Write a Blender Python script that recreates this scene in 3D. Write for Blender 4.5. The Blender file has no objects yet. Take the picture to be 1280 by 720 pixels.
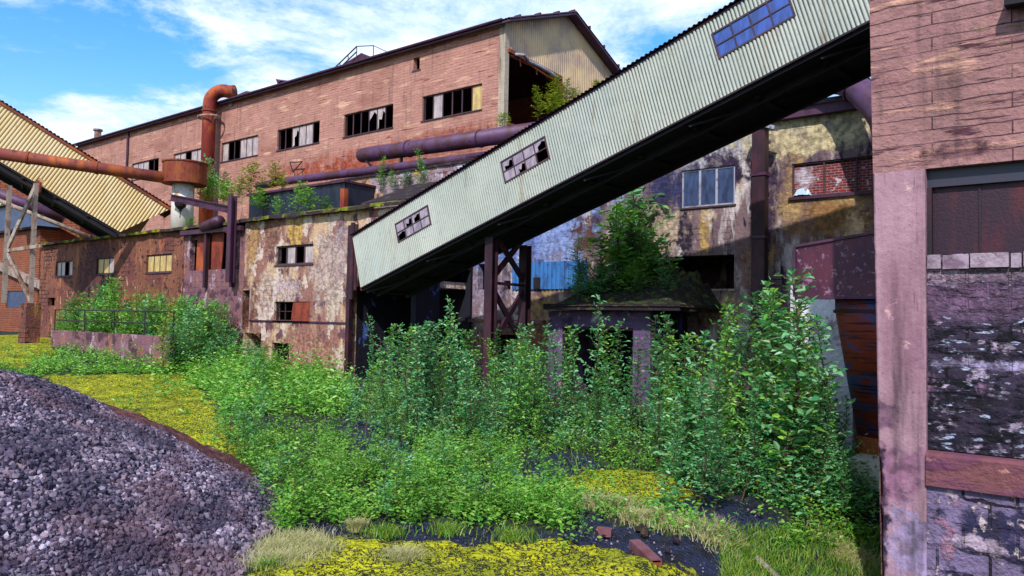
import bpy, math, random
import numpy as np
from mathutils import Vector
random.seed(7); rng = np.random.default_rng(7)
C = bpy.context.scene.collection
RAD = math.radians
# ------------------------------------------------------------------ camera model (yard seen from 3 m up)
FOC, PITCH, ROLL, AZ, EYE = 950., RAD(2.4), RAD(1.1), RAD(38), Vector((0, 0, 3.0))
f0 = Vector((-math.sin(AZ), math.cos(AZ), 0)); r0 = Vector((math.cos(AZ), math.sin(AZ), 0)); z0 = Vector((0, 0, 1))
FW = f0*math.cos(PITCH)+z0*math.sin(PITCH); U_ = z0*math.cos(PITCH)-f0*math.sin(PITCH)
UP = U_*math.cos(ROLL)-r0*math.sin(ROLL); RT = r0*math.cos(ROLL)+U_*math.sin(ROLL)
def P(px, py, y=None, x=None, z=None, d=None):
    v = FW+RT*((px-640)/FOC)-UP*((py-360)/FOC)
    t = d if d is not None else (y/v.y if y is not None else (x/v.x if x is not None else (z-3.0)/v.z))
    return EYE+v*t
def smooth(a, b, t):
    t = np.clip((t-a)/(b-a), 0, 1); return t*t*(3-2*t)
def cheap(x, y, s=1.0):
    return (np.sin(x*1.3*s+1.7*np.sin(y*.9*s))+np.sin(y*1.7*s+1.3*np.sin(x*1.1*s+2))+np.sin((x+y)*2.3*s+.5))/3
def ghgt(x, y):
    x = np.asarray(x, float); y = np.asarray(y, float)
    return 1.05*(1-smooth(-46, -25, x))-1.0*smooth(-4.6, -2.9, x)*(1-smooth(13.5, 16, y))+.05*cheap(x, y, .8)+.02*cheap(x, y, 3.1)
def G(px, py, dz=0):
    v = P(px, py, d=1.)-EYE; t = np.arange(4, 90, .2); x, y, z = v.x*t, v.y*t, 3+v.z*t
    i = int(np.argmax(z < ghgt(x, y))); a, b = t[i]-.2, t[i]
    for _ in range(10):
        m = (a+b)/2; a, b = (a, m) if 3+v.z*m < ghgt(v.x*m, v.y*m) else (m, b)
    return Vector((v.x*b, v.y*b, float(ghgt(v.x*b, v.y*b))))
def to_px(x, y, z):
    v = np.stack([np.asarray(x)*1., np.asarray(y)*1., np.asarray(z)-3.0+0*np.asarray(x)], -1)
    k = v@np.array(FW); return 640+FOC*(v@np.array(RT))/k, 360-FOC*(v@np.array(UP))/k, k
# ------------------------------------------------------------------ objects and tags
def tag(o, label=None, cat=None, group=None, kind=None):
    if label: o['label'] = label
    if cat: o['category'] = cat
    if group: o['group'] = group
    if kind: o['kind'] = kind
    return o
def thing(name, loc, label, cat, group=None):
    o = bpy.data.objects.new(name, None); C.objects.link(o); o.location = loc; o.empty_display_size = .3
    return tag(o, label, cat, group)
def rootloc(p):
    s = Vector((0, 0, 0))
    while p is not None: s += Vector(p.location); p = p.parent
    return s
class MB:
    def __init__(s): s.v = []; s.f = []
    def add(s, vs, fs):
        k = len(s.v); s.v += [tuple(q) for q in vs]; s.f += [tuple(i+k for i in f) for f in fs]; return s
    def box(s, x0, x1, y0, y1, z0, z1):
        return s.obox(Vector((x0, y0, z0)), Vector((x1-x0, 0, 0)), Vector((0, y1-y0, 0)), Vector((0, 0, z1-z0)))
    def obox(s, o, a, b, c):
        v = [o, o+a, o+a+b, o+b, o+c, o+a+c, o+a+b+c, o+b+c]
        return s.add(v, [(0, 3, 2, 1), (4, 5, 6, 7), (0, 1, 5, 4), (1, 2, 6, 5), (2, 3, 7, 6), (3, 0, 4, 7)])
    def beam(s, p, q, w, h=None, up=None):
        p = Vector(p); q = Vector(q); h = h or w; d = (q-p).normalized()
        up = Vector(up) if up else (Vector((0, 0, 1)) if abs(d.z) < .95 else Vector((0, 1, 0)))
        a = d.cross(up).normalized(); b = a.cross(d).normalized()
        return s.obox(p-a*w/2-b*h/2, a*w, b*h, q-p)
    def ibeam(s, p, q, w, h, t=.03, up=(0, 1, 0)):
        p = Vector(p); q = Vector(q); d = (q-p).normalized(); a = d.cross(Vector(up)).normalized(); b = a.cross(d).normalized()
        s.obox(p-a*w/2-b*h/2, a*w, b*t, q-p); s.obox(p-a*w/2+b*(h/2-t), a*w, b*t, q-p)
        s.obox(p-a*t/2-b*(h/2-t), a*t, b*(h-2*t), q-p); return s
    def tube(s, pts, r, n=16, caps=True, r1=None):
        pts = [Vector(p) for p in pts]; k = len(pts); vs = []; fs = []
        prev = None
        for i, p in enumerate(pts):
            d = (pts[min(i+1, k-1)]-pts[max(i-1, 0)]).normalized()
            if prev is None:
                a = d.cross(Vector((0, 0, 1)) if abs(d.z) < .9 else Vector((1, 0, 0))).normalized()
            else: a = (prev-d*prev.dot(d)).normalized()
            prev = a; b = d.cross(a); rr = r if not isinstance(r, (list, tuple)) else r[i]
            if r1 is not None: rr = r+(r1-r)*i/(k-1)
            for j in range(n):
                t = 2*math.pi*j/n; vs.append(p+(a*math.cos(t)+b*math.sin(t))*rr)
        for i in range(k-1):
            for j in range(n):
                fs.append((i*n+j, i*n+(j+1) % n, (i+1)*n+(j+1) % n, (i+1)*n+j))
        if caps: fs += [tuple(range(n))[::-1], tuple(range((k-1)*n, k*n))]
        return s.add(vs, fs)
    def prism(s, poly, ext):
        n = len(poly); ext = Vector(ext); poly = [Vector(p) for p in poly]
        return s.add(poly+[p+ext for p in poly], [tuple(range(n)), tuple(range(2*n-1, n-1, -1))]+[(i, i+n, (i+1) % n+n, (i+1) % n) for i in range(n)])
    def wall(s, F, W, H, th, holes=()):
        us = sorted({0, W, *[a for h in holes for a in (h[0], h[2])]}); vs = sorted({0, H, *[a for h in holes for a in (h[1], h[3])]})
        us = [a for a in us if 0 <= a <= W]; vs = [a for a in vs if 0 <= a <= H]
        nu, nv = len(us)-1, len(vs)-1
        def solid(i, j):
            if not (0 <= i < nu and 0 <= j < nv): return False
            a = (us[i]+us[i+1])/2; b = (vs[j]+vs[j+1])/2
            return not any(h[0] < a < h[2] and h[1] < b < h[3] for h in holes)
        for i in range(nu):
            for j in range(nv):
                if not solid(i, j): continue
                a, b, c, d = us[i], us[i+1], vs[j], vs[j+1]
                s.add([F(a, c, 0), F(b, c, 0), F(b, d, 0), F(a, d, 0)], [(0, 1, 2, 3)])
                s.add([F(a, c, -th), F(b, c, -th), F(b, d, -th), F(a, d, -th)], [(3, 2, 1, 0)])
                for (di, dj, p, q) in ((-1, 0, (a, c), (a, d)), (1, 0, (b, d), (b, c)), (0, -1, (b, c), (a, c)), (0, 1, (a, d), (b, d))):
                    if not solid(i+di, j+dj):
                        s.add([F(*p, 0), F(*q, 0), F(*q, -th), F(*p, -th)], [(0, 1, 2, 3)])
        return s
    def corr(s, F, L, lo, hi, pitch, amp, holes=(), k=6, th=0):
        n = max(2, int(L/pitch*k)); du = L/n
        lo_ = lo if callable(lo) else (lambda u: lo); hi_ = hi if callable(hi) else (lambda u: hi)
        def w(u): return amp*(1-abs(math.sin(math.pi*u/pitch))**5)-amp*.0
        for i in range(n):
            a = i*du; b = a+du; m = (a+b)/2; iv = [(0., 1.)]
            for h in holes:
                if h[0] < m < h[2]:
                    l, t = lo_(m), hi_(m); p, q = (h[1]-l)/(t-l), (h[3]-l)/(t-l); iv = [(0., p), (q, 1.)]
            for (p, q) in iv:
                if q <= p: continue
                A = lambda u, e: F(u, lo_(u)+(hi_(u)-lo_(u))*e, w(u))
                if hi_(a) <= lo_(a) or hi_(b) <= lo_(b): continue
                s.add([A(a, p), A(b, p), A(b, q), A(a, q)], [(0, 1, 2, 3)])
        return s
    def build(s, name, mat, parent=None, smooth=False):
        me = bpy.data.meshes.new(name); o = rootloc(parent)
        me.from_pydata([(a-o.x, b-o.y, c-o.z) for a, b, c in s.v], [], s.f); me.materials.append(mat); me.update()
        if smooth: me.shade_smooth()
        ob = bpy.data.objects.new(name, me); C.objects.link(ob); ob.parent = parent
        return ob
def npmesh(name, V, Fq, mat, smooth=False, attr=None):
    """V (n,3), Fq (m,k)"""
    me = bpy.data.meshes.new(name); m, k = Fq.shape
    me.vertices.add(len(V)); me.vertices.foreach_set('co', V.astype('f').ravel())
    me.loops.add(m*k); me.loops.foreach_set('vertex_index', Fq.astype('i').ravel())
    me.polygons.add(m); me.polygons.foreach_set('loop_start', (np.arange(m)*k).astype('i'))
    me.polygons.foreach_set('use_smooth', np.full(m, smooth))
    me.update(calc_edges=True); me.validate(); me.materials.append(mat)
    if attr is not None:
        for nm, A in attr.items():
            at = me.color_attributes.new(nm, 'FLOAT_COLOR', 'POINT'); at.data.foreach_set('color', A.astype('f').ravel())
    return me
def link(name, me, parent=None, loc=(0, 0, 0)):
    o = bpy.data.objects.new(name, me); C.objects.link(o); o.parent = parent; o.location = loc; return o
def Fr(o, u, v, n):
    o, u, v, n = Vector(o), Vector(u), Vector(v), Vector(n)
    return lambda a, b, c=0: o+u*a+v*b+n*c
def FY(x0, z0, y): return Fr((x0, y, z0), (1, 0, 0), (0, 0, 1), (0, -1, 0))     # a wall facing -y
def rect(a, b, y):
    p, q = P(*a, y=y), P(*b, y=y); return (p.x, q.z, q.x, p.z)                  # x0,z0,x1,z1
# ------------------------------------------------------------------ materials
def hexc(h):
    r = [int(h[i:i+2], 16)/255 for i in (0, 2, 4)]
    return tuple(((c+.055)/1.055)**2.4 if c > .04045 else c/12.92 for c in r)+(1,)
class NT:
    def __init__(s, name):
        s.m = bpy.data.materials.new(name); s.m.use_nodes = True; s.t = s.m.node_tree; s.t.nodes.clear()
        s.out = s.n('ShaderNodeOutputMaterial'); g = s.n('ShaderNodeNewGeometry'); s.pos = g.outputs['Position']; s.geo = g
    def n(s, ty, ins=None, **props):
        k = s.t.nodes.new(ty)
        for a, b in props.items(): setattr(k, a, b)
        if ins:
            for a, b in ins.items(): s.set(k.inputs[a], b)
        return k
    def set(s, sock, b):
        if isinstance(b, bpy.types.NodeSocket): s.t.links.new(b, sock)
        elif isinstance(b, bpy.types.Node): s.t.links.new(b.outputs[0], sock)
        else: sock.default_value = b
    def math(s, op, a, b=0., clamp=False): return s.n('ShaderNodeMath', {0: a, 1: b}, operation=op, use_clamp=clamp).outputs[0]
    def vec(s, scale=(1, 1, 1), off=(0, 0, 0), src=None):
        return s.n('ShaderNodeMapping', {'Vector': src or s.pos, 'Scale': scale, 'Location': off}).outputs[0]
    def noise(s, scale, lo=.45, hi=.55, vs=(1, 1, 1), seed=0., detail=7., rough=.6, src=None, dist=0.):
        k = s.n('ShaderNodeTexNoise', {'Vector': s.vec(vs, (seed*3.7, seed*1.3, seed*2.1), src), 'Scale': scale, 'Detail': detail, 'Roughness': rough, 'Distortion': dist})
        return s.n('ShaderNodeMapRange', {0: k.outputs[0], 1: lo, 2: hi, 3: 0., 4: 1.}, interpolation_type='SMOOTHSTEP').outputs[0]
    def mix(s, f, a, b, mode='MIX'):
        k = s.n('ShaderNodeMix', data_type='RGBA', blend_type=mode)
        s.set(k.inputs[0], f); s.set(k.inputs[6], a); s.set(k.inputs[7], b); return k.outputs[2]
    def blob(s, x, z, rx, rz, soft=.35, wob=.5, seed=0.):
        nz = s.n('ShaderNodeTexNoise', {'Vector': s.vec((1, 1, 1), (seed, 0, seed)), 'Scale': 1.6/max(.3, min(rx, rz)), 'Detail': 6., 'Roughness': .6})
        sp = s.n('ShaderNodeSeparateXYZ', {0: s.pos})
        a = s.math('DIVIDE', s.math('SUBTRACT', sp.outputs[0], x), rx); b = s.math('DIVIDE', s.math('SUBTRACT', sp.outputs[2], z), rz)
        d = s.math('SQRT', s.math('ADD', s.math('MULTIPLY', a, a), s.math('MULTIPLY', b, b)))
        n2 = s.n('ShaderNodeTexNoise', {'Vector': s.vec((1, 1, .7), (seed*2, 1, seed)), 'Scale': 5., 'Detail': 8., 'Roughness': .7})
        d = s.math('ADD', d, s.math('MULTIPLY', s.math('SUBTRACT', nz.outputs[0], .5), wob*5.5))
        d = s.math('ADD', d, s.math('MULTIPLY', s.math('SUBTRACT', n2.outputs[0], .5), 1.5))
        k = s.n('ShaderNodeMapRange', {0: d, 1: 1.+soft/2, 2: 1.-soft/2, 3: 0., 4: 1.}, interpolation_type='SMOOTHSTEP').outputs[0]
        return s.math('MULTIPLY', k, s.math('ADD', .45, s.math('MULTIPLY', s.noise(1.8, .36, .52, seed=seed+11), .55)))
    def bsdf(s, col, rough=.85, metal=0., bump=None, bs=.5, bd=.02, spec=.3):
        b = s.n('ShaderNodeBsdfPrincipled', {'Base Color': col, 'Roughness': rough, 'Metallic': metal, 'Specular IOR Level': spec})
        if bump is not None:
            s.set(b.inputs['Normal'], s.n('ShaderNodeBump', {'Strength': bs, 'Distance': bd, 'Height': bump}).outputs[0])
        s.set(s.out.inputs[0], b); return s.m
    def brick(s, bw, bh, mortar=.02, swap='xz', squash=1., ds=.06):
        sp = s.n('ShaderNodeSeparateXYZ', {0: s.pos}); w = s.n('ShaderNodeTexNoise', {'Vector': s.pos, 'Scale': 2.2, 'Detail': 5.})
        o = s.math('MULTIPLY', s.math('SUBTRACT', w.outputs[0], .5), ds)
        a = sp.outputs[0] if swap[0] == 'x' else sp.outputs[1]
        v = s.n('ShaderNodeCombineXYZ', {0: a, 1: s.math('ADD', sp.outputs[2], o)})
        return s.n('ShaderNodeTexBrick', {'Vector': v.outputs[0], 'Color1': (1, 1, 1, 1), 'Color2': (.0, .0, .0, 1), 'Mortar': (.5, .5, .5, 1), 'Scale': 1., 'Mortar Size': mortar,
                                          'Mortar Smooth': .3, 'Brick Width': bw, 'Row Height': bh}, squash=squash)
def plaster(name, base, layers=(), blobs=(), brick=None, rough=.88, bump=.6, grime=.5):
    """layers: (hex, scale, lo, hi, vecscale, seed); blobs: (x,z,rx,rz,hex[,soft]); brick: (bw,bh,mortar,mortarhex,var,maskscale,lo,hi)"""
    m = NT(name); col = m.mix(m.noise(.9, .3, .7, seed=3), hexc(base), tuple(c*.78 for c in hexc(base)[:3])+(1,))
    hgt = m.noise(9., .2, .8, seed=5); early = [l for l in layers if len(l) < 7]
    if brick:
        bw, bh, mo, mh, var, ms, lo, hi = brick[:8]; b = m.brick(bw, bh, mo, ds=brick[8] if len(brick) > 8 else .06)
        bc = m.mix(m.math('MULTIPLY', b.outputs['Color'], var), col, tuple(c*.45 for c in hexc(base)[:3])+(1,))
        bc = m.mix(b.outputs['Fac'], bc, hexc(mh))
        k = m.noise(ms, lo, hi, seed=9) if ms else 1.
        col = m.mix(k, col, bc)
        hgt = m.math('SUBTRACT', hgt, m.math('MULTIPLY', m.math('MULTIPLY', b.outputs['Fac'], k), 1.6))
    for (hx, sc, lo, hi, vs, sd) in early:
        k = m.noise(sc, lo, hi, vs, sd); col = m.mix(k, col, hexc(hx)); hgt = m.math('ADD', hgt, m.math('MULTIPLY', k, .5))
    for i, b in enumerate(blobs):
        k = m.blob(*b[:4], soft=(b[5] if len(b) > 5 else .3)*1.5+.15, seed=i*1.7); col = m.mix(k, col, m.mix(m.noise(5., .4, .62, seed=i+.5), hexc(b[4]), tuple(c*.5 for c in hexc(b[4])[:3])+(1,)))
        hgt = m.math('ADD', hgt, m.math('MULTIPLY', k, -.5))
    # dirt: vertical runs and fine specks
    run = m.noise(1.5, .52, .75, (2.2, 2.2, .22), 21)
    col = m.mix(m.math('MULTIPLY', run, grime), col, (.025, .018, .022, 1))
    sp = m.noise(24., .6, .72, seed=31)
    col = m.mix(m.math('MULTIPLY', sp, grime*.8), col, (.03, .02, .025, 1))
    return m.bsdf(col, rough, bump=hgt, bs=bump, bd=.03)
def metal(name, base, rust='6e2c1c', lo=.45, hi=.65, rough=.6, met=.25, sc=2., vs=(1, 1, .5), dark='2a1518'):
    m = NT(name); col = m.mix(m.noise(sc, lo, hi, vs, 2), hexc(base), hexc(rust))
    col = m.mix(m.math('MULTIPLY', m.noise(sc*3, .55, .7, seed=6), .7), col, hexc(dark))
    return m.bsdf(col, rough, met, m.noise(30., .2, .8), .25, .01, .4)
M = {}
Z1 = (1, 1, 1)
M['hall'] = plaster('hall_blockwork', 'bb8678', [('946458', .5, .5, .7, (.5, .5, 1.5), 1), ('cfa48a', 1.2, .55, .7, (.4, .4, 2.5), 4), ('7d4236', 2.5, .58, .66, (.3, .3, 3), 7)],
    [(-37., 12.6, 8, .7, 'a04a34', .9), (-28, 13.0, 4, .6, '9c5040', .9)], brick=(.6, .16, .010, '8a6458', .25, 0, 0, 0, .06), bump=.5, grime=.45)
M['hall_post'] = plaster('pale_corner_post', 'b0a08e', grime=.8)
M['right_brick'] = plaster('pink_blockwork', 'a07472', [('7c4e58', .8, .5, .68, (.5, .5, 1.6), 1), ('cd9a84', 1.6, .55, .68, (.4, .4, 2.5), 4), ('54303a', 3.5, .6, .68, (.35, .35, 3.2), 7), ('857058', 2., .64, .72, (.5, .5, 2), 12)],
    [(-1.6, 5.45, .5, .12, '5a3540', .5)], brick=(1.9, .187, .010, '4a3038', .3, 1.3, .34, .6, .08), bump=.8, grime=.5)
M['right_pier'] = plaster('pink_concrete', 'ab8490', [('86606e', 1.2, .48, .7, (1.5, 1.5, .3), 1), ('6a3c50', 1.6, .6, .66, (3, 3, .25), 4), ('cfa6a4', 3., .6, .7, Z1, 8)],
    [(-2.3, .95, .35, .4, '8c6078', .6), (-2.55, 1.75, .2, .18, '5c3c54', .5), (-2.2, -.1, .3, .5, 'a08cb0', .4), (-2.6, .2, .12, .9, '30203a', .3)], bump=.4, grime=.7)
M['right_blocks'] = plaster('stained_block_infill', '3c3044', [('b09cb4', 3.4, .55, .61, (.8, .8, 1.5), 1), ('1c1828', 1.6, .5, .6, Z1, 3), ('8d6a88', 2.2, .58, .66, (1, 1, .5), 6), ('a9aec8', 9., .58, .63, (.5, .5, 1.6), 11), ('15121c', 3.5, .54, .58, (.7, .7, 1.6), 17)],
    [(-1.2, 3.8, 1.6, .14, 'b89cac', .4), (-1.4, 3.4, .9, .25, '7a5c78', .6), (-1.0, 2.5, .9, .06, 'b9a9d0', .5), (-.9, 2.05, .8, .12, '14101c', .5)], brick=(.5, .19, .02, '17121f', .6, 1.1, .42, .58, .22), bump=1.3, grime=.5)
M['right_low'] = plaster('violet_block_base', '7f6e90', [('2e2a48', 1.6, .52, .6, Z1, 1), ('b39cae', 2.6, .55, .62, Z1, 5), ('a06c80', 2., .58, .66, Z1, 8), ('c6b0b4', 5., .6, .66, Z1, 13)], brick=(.62, .34, .02, '1c1826', .3, 1., .4, .58, .25), bump=1.2, grime=.5)
M['capstone'] = plaster('pale_pink_capping_block', 'a4909e', [('745c6c', 2., .55, .65, Z1, 2)], bump=.6, grime=.9)
M['ledge'] = plaster('ledge_concrete', '7c4c50', [('643850', 1.5, .5, .65, (.4, .4, 2), 1), ('b88078', 3., .6, .7, Z1, 5)], bump=.8)
M['mid'] = plaster('flaking_plaster_front', '94665c', [('c4a484', .55, .48, .6, (1.2, 1.2, .6), 1), ('62404c', 1.7, .55, .61, (1, 1, .8), 3), ('cbb4a8', 1.1, .53, .57, (1, 1, .8), 15), ('a87a68', 3., .6, .66, Z1, 8)],
    [(-35.3, 6.9, .5, 1.3, 'b28a5a'), (-33.6, 7.2, .7, .9, '8a6050', .3), (-31.7, 7.2, .6, 1., 'c99f58', .3), (-34.2, 4.0, .7, 1., 'c8aca0', .3), (-32.2, 4.3, 1.1, .55, 'baa0a0', .3), (-28.6, 3.7, .55, .9, 'c8b0a0', .3), (-28.2, 6.2, .5, 1.2, 'b0969a', .4),
     (-30.7, 1.3, 2.6, .9, 'a87464', .3), (-29.2, 5.2, 1.1, 1.6, 'bda29a', .3), (-35.6, 3.4, .8, 1.4, '7c4a44', .3)], brick=(.6, .25, .015, '4c2c30', .3, .4, .52, .62), bump=1., grime=.6)
M['left'] = plaster('rusty_plaster_front', '82503e', [('6a3c38', .6, .48, .6, (1, 1, .5), 1), ('a86844', 1., .56, .66, (1.5, 1.5, .4), 4), ('3e2228', 3., .58, .63, Z1, 6), ('b48a6e', 2., .63, .67, (1.4, 1.4, .5), 12)],
    [(-53.6, 5., 2.2, 3., '5a3236', .3), (-41.6, 6.4, .4, 1.6, 'b29880', .3), (-46, 3.2, 3., 1.2, '8d6a38', .6)], brick=(.6, .28, .03, '2c1a20', .5, .4, .48, .56), bump=1., grime=.6)
M['low_purple'] = plaster('mauve_block_wall', '805860', [('a98e98', 1.4, .56, .62, (1, 1, .6), 1), ('4b2c38', 1.3, .5, .62, Z1, 3), ('93604e', 1., .56, .66, Z1, 7)], brick=(.7, .3, .014, '4c303a', .3, .6, .5, .6), bump=.8)
M['back'] = plaster('scorched_plaster_back', '7c6468', [('3a2c44', .6, .52, .68, (1.4, 1.4, .4), 1), ('c4b8b8', 1.0, .52, .64, (1.6, 1.6, .4), 3), ('241c30', 2.5, .6, .68, (1.4, 1.4, .35), 15), ('a88454', .9, .57, .68, (1.6, 1.6, .35), 18)],
    [(-8.3, 9.9, 3.4, .95, 'd2c096', .35), (-12.3, 9.6, 1.9, .9, 'b7b0b8', .4), (-6.9, 7.2, .7, .7, 'c8a878', .3), (-13.4, 8.2, 1.2, 1.2, '35345a', .5), (-7.4, 6.7, 1.5, .8, '946c44', .8), (-8.5, 8.0, .35, 1.0, 'b49060', .6), (-9.0, 7.2, .5, .5, 'b89868', .6), (-6.6, 6.3, .35, .5, 'd8b48c', .4),
     (-11.2, 8.7, 1.0, .7, '35233f', .25), (-13.7, 6.6, 1.0, .95, 'bba48e', .25), (-11.9, 6.5, .2, .9, 'b8965c', .35), (-11.8, 7.1, .3, .25, 'd6bca6', .4), (-12.7, 6.4, .3, .9, '2a2036', .25), (-10.1, 5.0, .5, 1.0, '8c6a60', .4), (-11.2, 3.6, .8, .5, 'c09c78', .4), (-12.8, 3.7, .7, .5, '9c8ca8', .3), (-9.6, 7.6, .45, 2., '42304a', .4),
     (-21.5, 7.0, 3.2, 1.6, '6d84c4', .3), (-18.3, 6.8, 1.4, 1.6, '8c9cd0', .3), (-17.3, 6.6, .6, .7, '5c3a34', .25), (-22.6, 4.4, 1.2, 1.2, '9a8aa0', .3), (-20.6, 4.5, .5, 1.4, 'c4b8c0', .3), (-19.2, 3.3, 1.2, .8, 'ac8c60', .4), (-20.5, 1.9, 3.4, .6, '8e5648', .3), (-15.6, 7.6, .4, 1.8, '8a86a4', .4)],  # blue patches put the shade under the gallery into the plaster colour
    brick=(.5, .22, .014, '241a28', .3, .6, .5, .62, .1), bump=.8, grime=.5)
M['deep'] = plaster('painted_shade_plaster', '1a1826', [('4c58a4', .8, .57, .62, (1, 1, .6), 2), ('161222', 1.3, .5, .6, Z1, 4)], bump=.6)  # shade of passage and side faces painted in as near-black, with blue plaster patches
M['upper'] = plaster('lichen_stained_wall', '9c8690', [('b58a3c', .9, .5, .62, (.8, .8, .8), 1), ('c8bccb', 1.2, .55, .62, Z1, 4), ('6a3a34', 1., .57, .64, Z1, 6)], brick=(.45, .2, .02, '43262a', .4, .7, .45, .55), bump=.8)
M['porch'] = plaster('violet_porch_wall', '644e70', [('94809a', 1.6, .56, .64, (1, 1, .6), 2), ('3c2c52', 1.2, .5, .64, Z1, 5), ('9a7a8c', 3., .6, .66, Z1, 7)], brick=(.5, .16, .01, '4a3a60', .2, .8, .4, .6, .1), bump=.5)
M['white_pl'] = plaster('whitewashed_pier', 'd8d4dc', [('9c8a90', 1.6, .58, .66, Z1, 2), ('a8745e', 2., .64, .68, Z1, 5)], bump=.6, grime=.4)
M['brickred'] = plaster('red_brick_infill', '8c2c24', [('c9b6c0', 3., .6, .66, (1, 1, 1.), 2)], [(-8.3, 8.2, .35, .35, 'c8b8c4', .6)], brick=(.25, .09, .015, '8c7880', .5, 0, 0, 0), bump=.8)
M['orange'] = plaster('orange_brick', '9c5a3c', [('7c4030', 1., .5, .65, Z1, 2)], brick=(.5, .2, .02, '3c2020', .4, 0, 0, 0))
M['rust'] = metal('rusty_steel', '7a3426', '8c4a26', rough=.75)
M['rustpipe'] = metal('rust_brown_pipe', '7c3c34', 'a5552c', rough=.75, sc=.9, lo=.42, hi=.6, dark='3c2024')
M['stack'] = metal('rust_red_stack', '7c2c24', 'a8542c', rough=.75, sc=.9, lo=.42, hi=.6, dark='3c1c24')
M['plum'] = metal('plum_painted_steel', '4e2a44', '3a2030', rough=.5, met=.2)
M['plumpipe'] = metal('plum_duct', '563858', '4c2c34', rough=.55, met=.15, sc=1.2, lo=.42, hi=.6)
M['tank'] = metal('maroon_tank', '421a32', '542436', rough=.45, met=.15, sc=3., dark='a08098', lo=.4)
M['steel_dark'] = metal('dark_steel', '241a24', '38202a', rough=.6)
M['post'] = metal('dark_maroon_post', '301a26', '4a2430', rough=.55)
M['grey_post'] = metal('grey_painted_steel', 'a08f86', '74503e', rough=.7, met=.1)
M['rail'] = metal('thin_black_rail', '2a2c28', '3a2a20', rough=.6)
M['under'] = metal('near_black_sheet', '14101a', '1e1620', rough=.8, met=.0)  # near-black undersides and canopy; paints the porch interior's shade
M['redpanel'] = metal('red_rust_panel', '8c3c28', '64281e', rough=.75, met=.1)
M['darkpanel'] = metal('dark_oxide_sheet', '2a1022', '541820', rough=.5, met=.1, sc=1.2, vs=(2.5, 2.5, .3))
M['whitecyl'] = metal('white_painted_drum', 'd2cbc4', 'a8763c', lo=.6, hi=.72, rough=.5, met=0., dark='8c8078')
M['bluesheet'] = metal('blue_profiled_sheet', '3670b0', '2c4c80', rough=.5, met=.1)
M['roofdark'] = metal('dark_roof_sheet', '442844', '5c3238', rough=.6, met=.1)
def sheet(name, base, alt, rust, axis_dirt=.5, run=(1.5, 1.5, .2), rr=.6):
    m = NT(name); col = m.mix(m.noise(.5, .35, .65, seed=1), hexc(base), hexc(alt))
    col = m.mix(m.math('MULTIPLY', m.noise(1.6, .6, .74, run, 4), rr), col, hexc(rust))
    col = m.mix(m.math('MULTIPLY', m.noise(14., .6, .72, seed=8), .35), col, (.1, .09, .08, 1))
    return m.bsdf(col, .5, .05, m.noise(6., .2, .8), .15, .01, .4)
M['gal'] = sheet('pale_green_profiled_sheet', '98a29a', 'a2a89c', '6c6450', rr=.5)
def ribbed():
    m = NT('grey_green_ribbed_sheet'); col = m.mix(m.noise(.5, .35, .65, seed=1), hexc('a4aaa4'), hexc('b0b2a8'))
    A_ = P(452, 360, y=20.5); B_ = P(1085, 28, y=19.0); a_ = (B_-A_).normalized()
    dt = m.n('ShaderNodeVectorMath', {0: m.pos, 1: tuple(a_)}, operation='DOT_PRODUCT').outputs['Value']
    fr = m.math('FRACT', m.math('DIVIDE', m.math('SUBTRACT', dt, A_.dot(a_)), .105)); tri = m.math('ABSOLUTE', m.math('SUBTRACT', fr, .5))
    k = m.n('ShaderNodeMapRange', {0: tri, 1: .16, 2: .06, 3: 0., 4: 1.}).outputs[0]
    k = m.math('MULTIPLY', k, m.math('ADD', .55, m.math('MULTIPLY', m.noise(1.2, .35, .6, seed=9), .45)))
    col = m.mix(k, col, hexc('2c3430'))  # groove shading drawn into the colour as dark lines along the ribs
    sh = m.math('FRACT', m.math('DIVIDE', m.math('SUBTRACT', dt, A_.dot(a_)), 1.0)); wn_ = m.n('ShaderNodeTexWhiteNoise', {'W': m.math('FLOOR', m.math('DIVIDE', m.math('SUBTRACT', dt, A_.dot(a_)), 1.0))}, noise_dimensions='1D')
    col = m.mix(m.math('MULTIPLY', wn_.outputs[0], .22), col, hexc('7c8474'))
    col = m.mix(m.math('MULTIPLY', m.noise(1.6, .56, .72, (2, 2, .25), 4), .5), col, hexc('7c684c')); col = m.mix(m.math('MULTIPLY', m.noise(11., .58, .7, seed=8), .4), col, hexc('4c4c48'))
    return m.bsdf(col, .6, .05, m.noise(2.5, .2, .8), .25, .03, .3)
M['gal'] = ribbed()
M['yel'] = sheet('yellow_profiled_sheet', 'c8ac78', 'ceb68c', '94603c')
M['gable'] = sheet('weathered_gable_sheet', 'c8aa80', '9c8478', 'a8602c', run=(3.5, 3.5, .25), rr=1.)
M['pane'] = NT('dusty_pane').bsdf((.42, .36, .44, 1), .35, spec=.5)
def panemat(name, a, b):
    m = NT(name); return m.bsdf(m.mix(m.noise(3., .35, .65, (2, 2, .6), 3), hexc(a), hexc(b)), .45, spec=.5)
M['pane'] = panemat('dusty_lilac_pane', 'a4949e', '7c6c80')
M['board'] = panemat('weathered_window_board', 'b9a8a0', '8f8088')
M['boardyel'] = panemat('yellowed_window_board', 'c8ac68', 'a88a58')
M['blueglass'] = panemat('blue_window_film', '3c58a8', '31447c')
M['greyglass'] = panemat('grey_blue_window', '38486c', '222a48'); M['nightsheet'] = panemat('blue_black_sheet', '1c2438', '14182a'); M['header'] = panemat('dark_blue_header', '20283c', '2c2434')
M['plastic'] = panemat('pale_blue_plastic', '8cacc8', 'b4c8d8')
M['frame'] = metal('window_frame_grey', '3c2e38', '54343a', rough=.7, met=0.)
M['framewhite'] = metal('window_frame_white', '9a98a8', '6c6068', rough=.6, met=0.)
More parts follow.
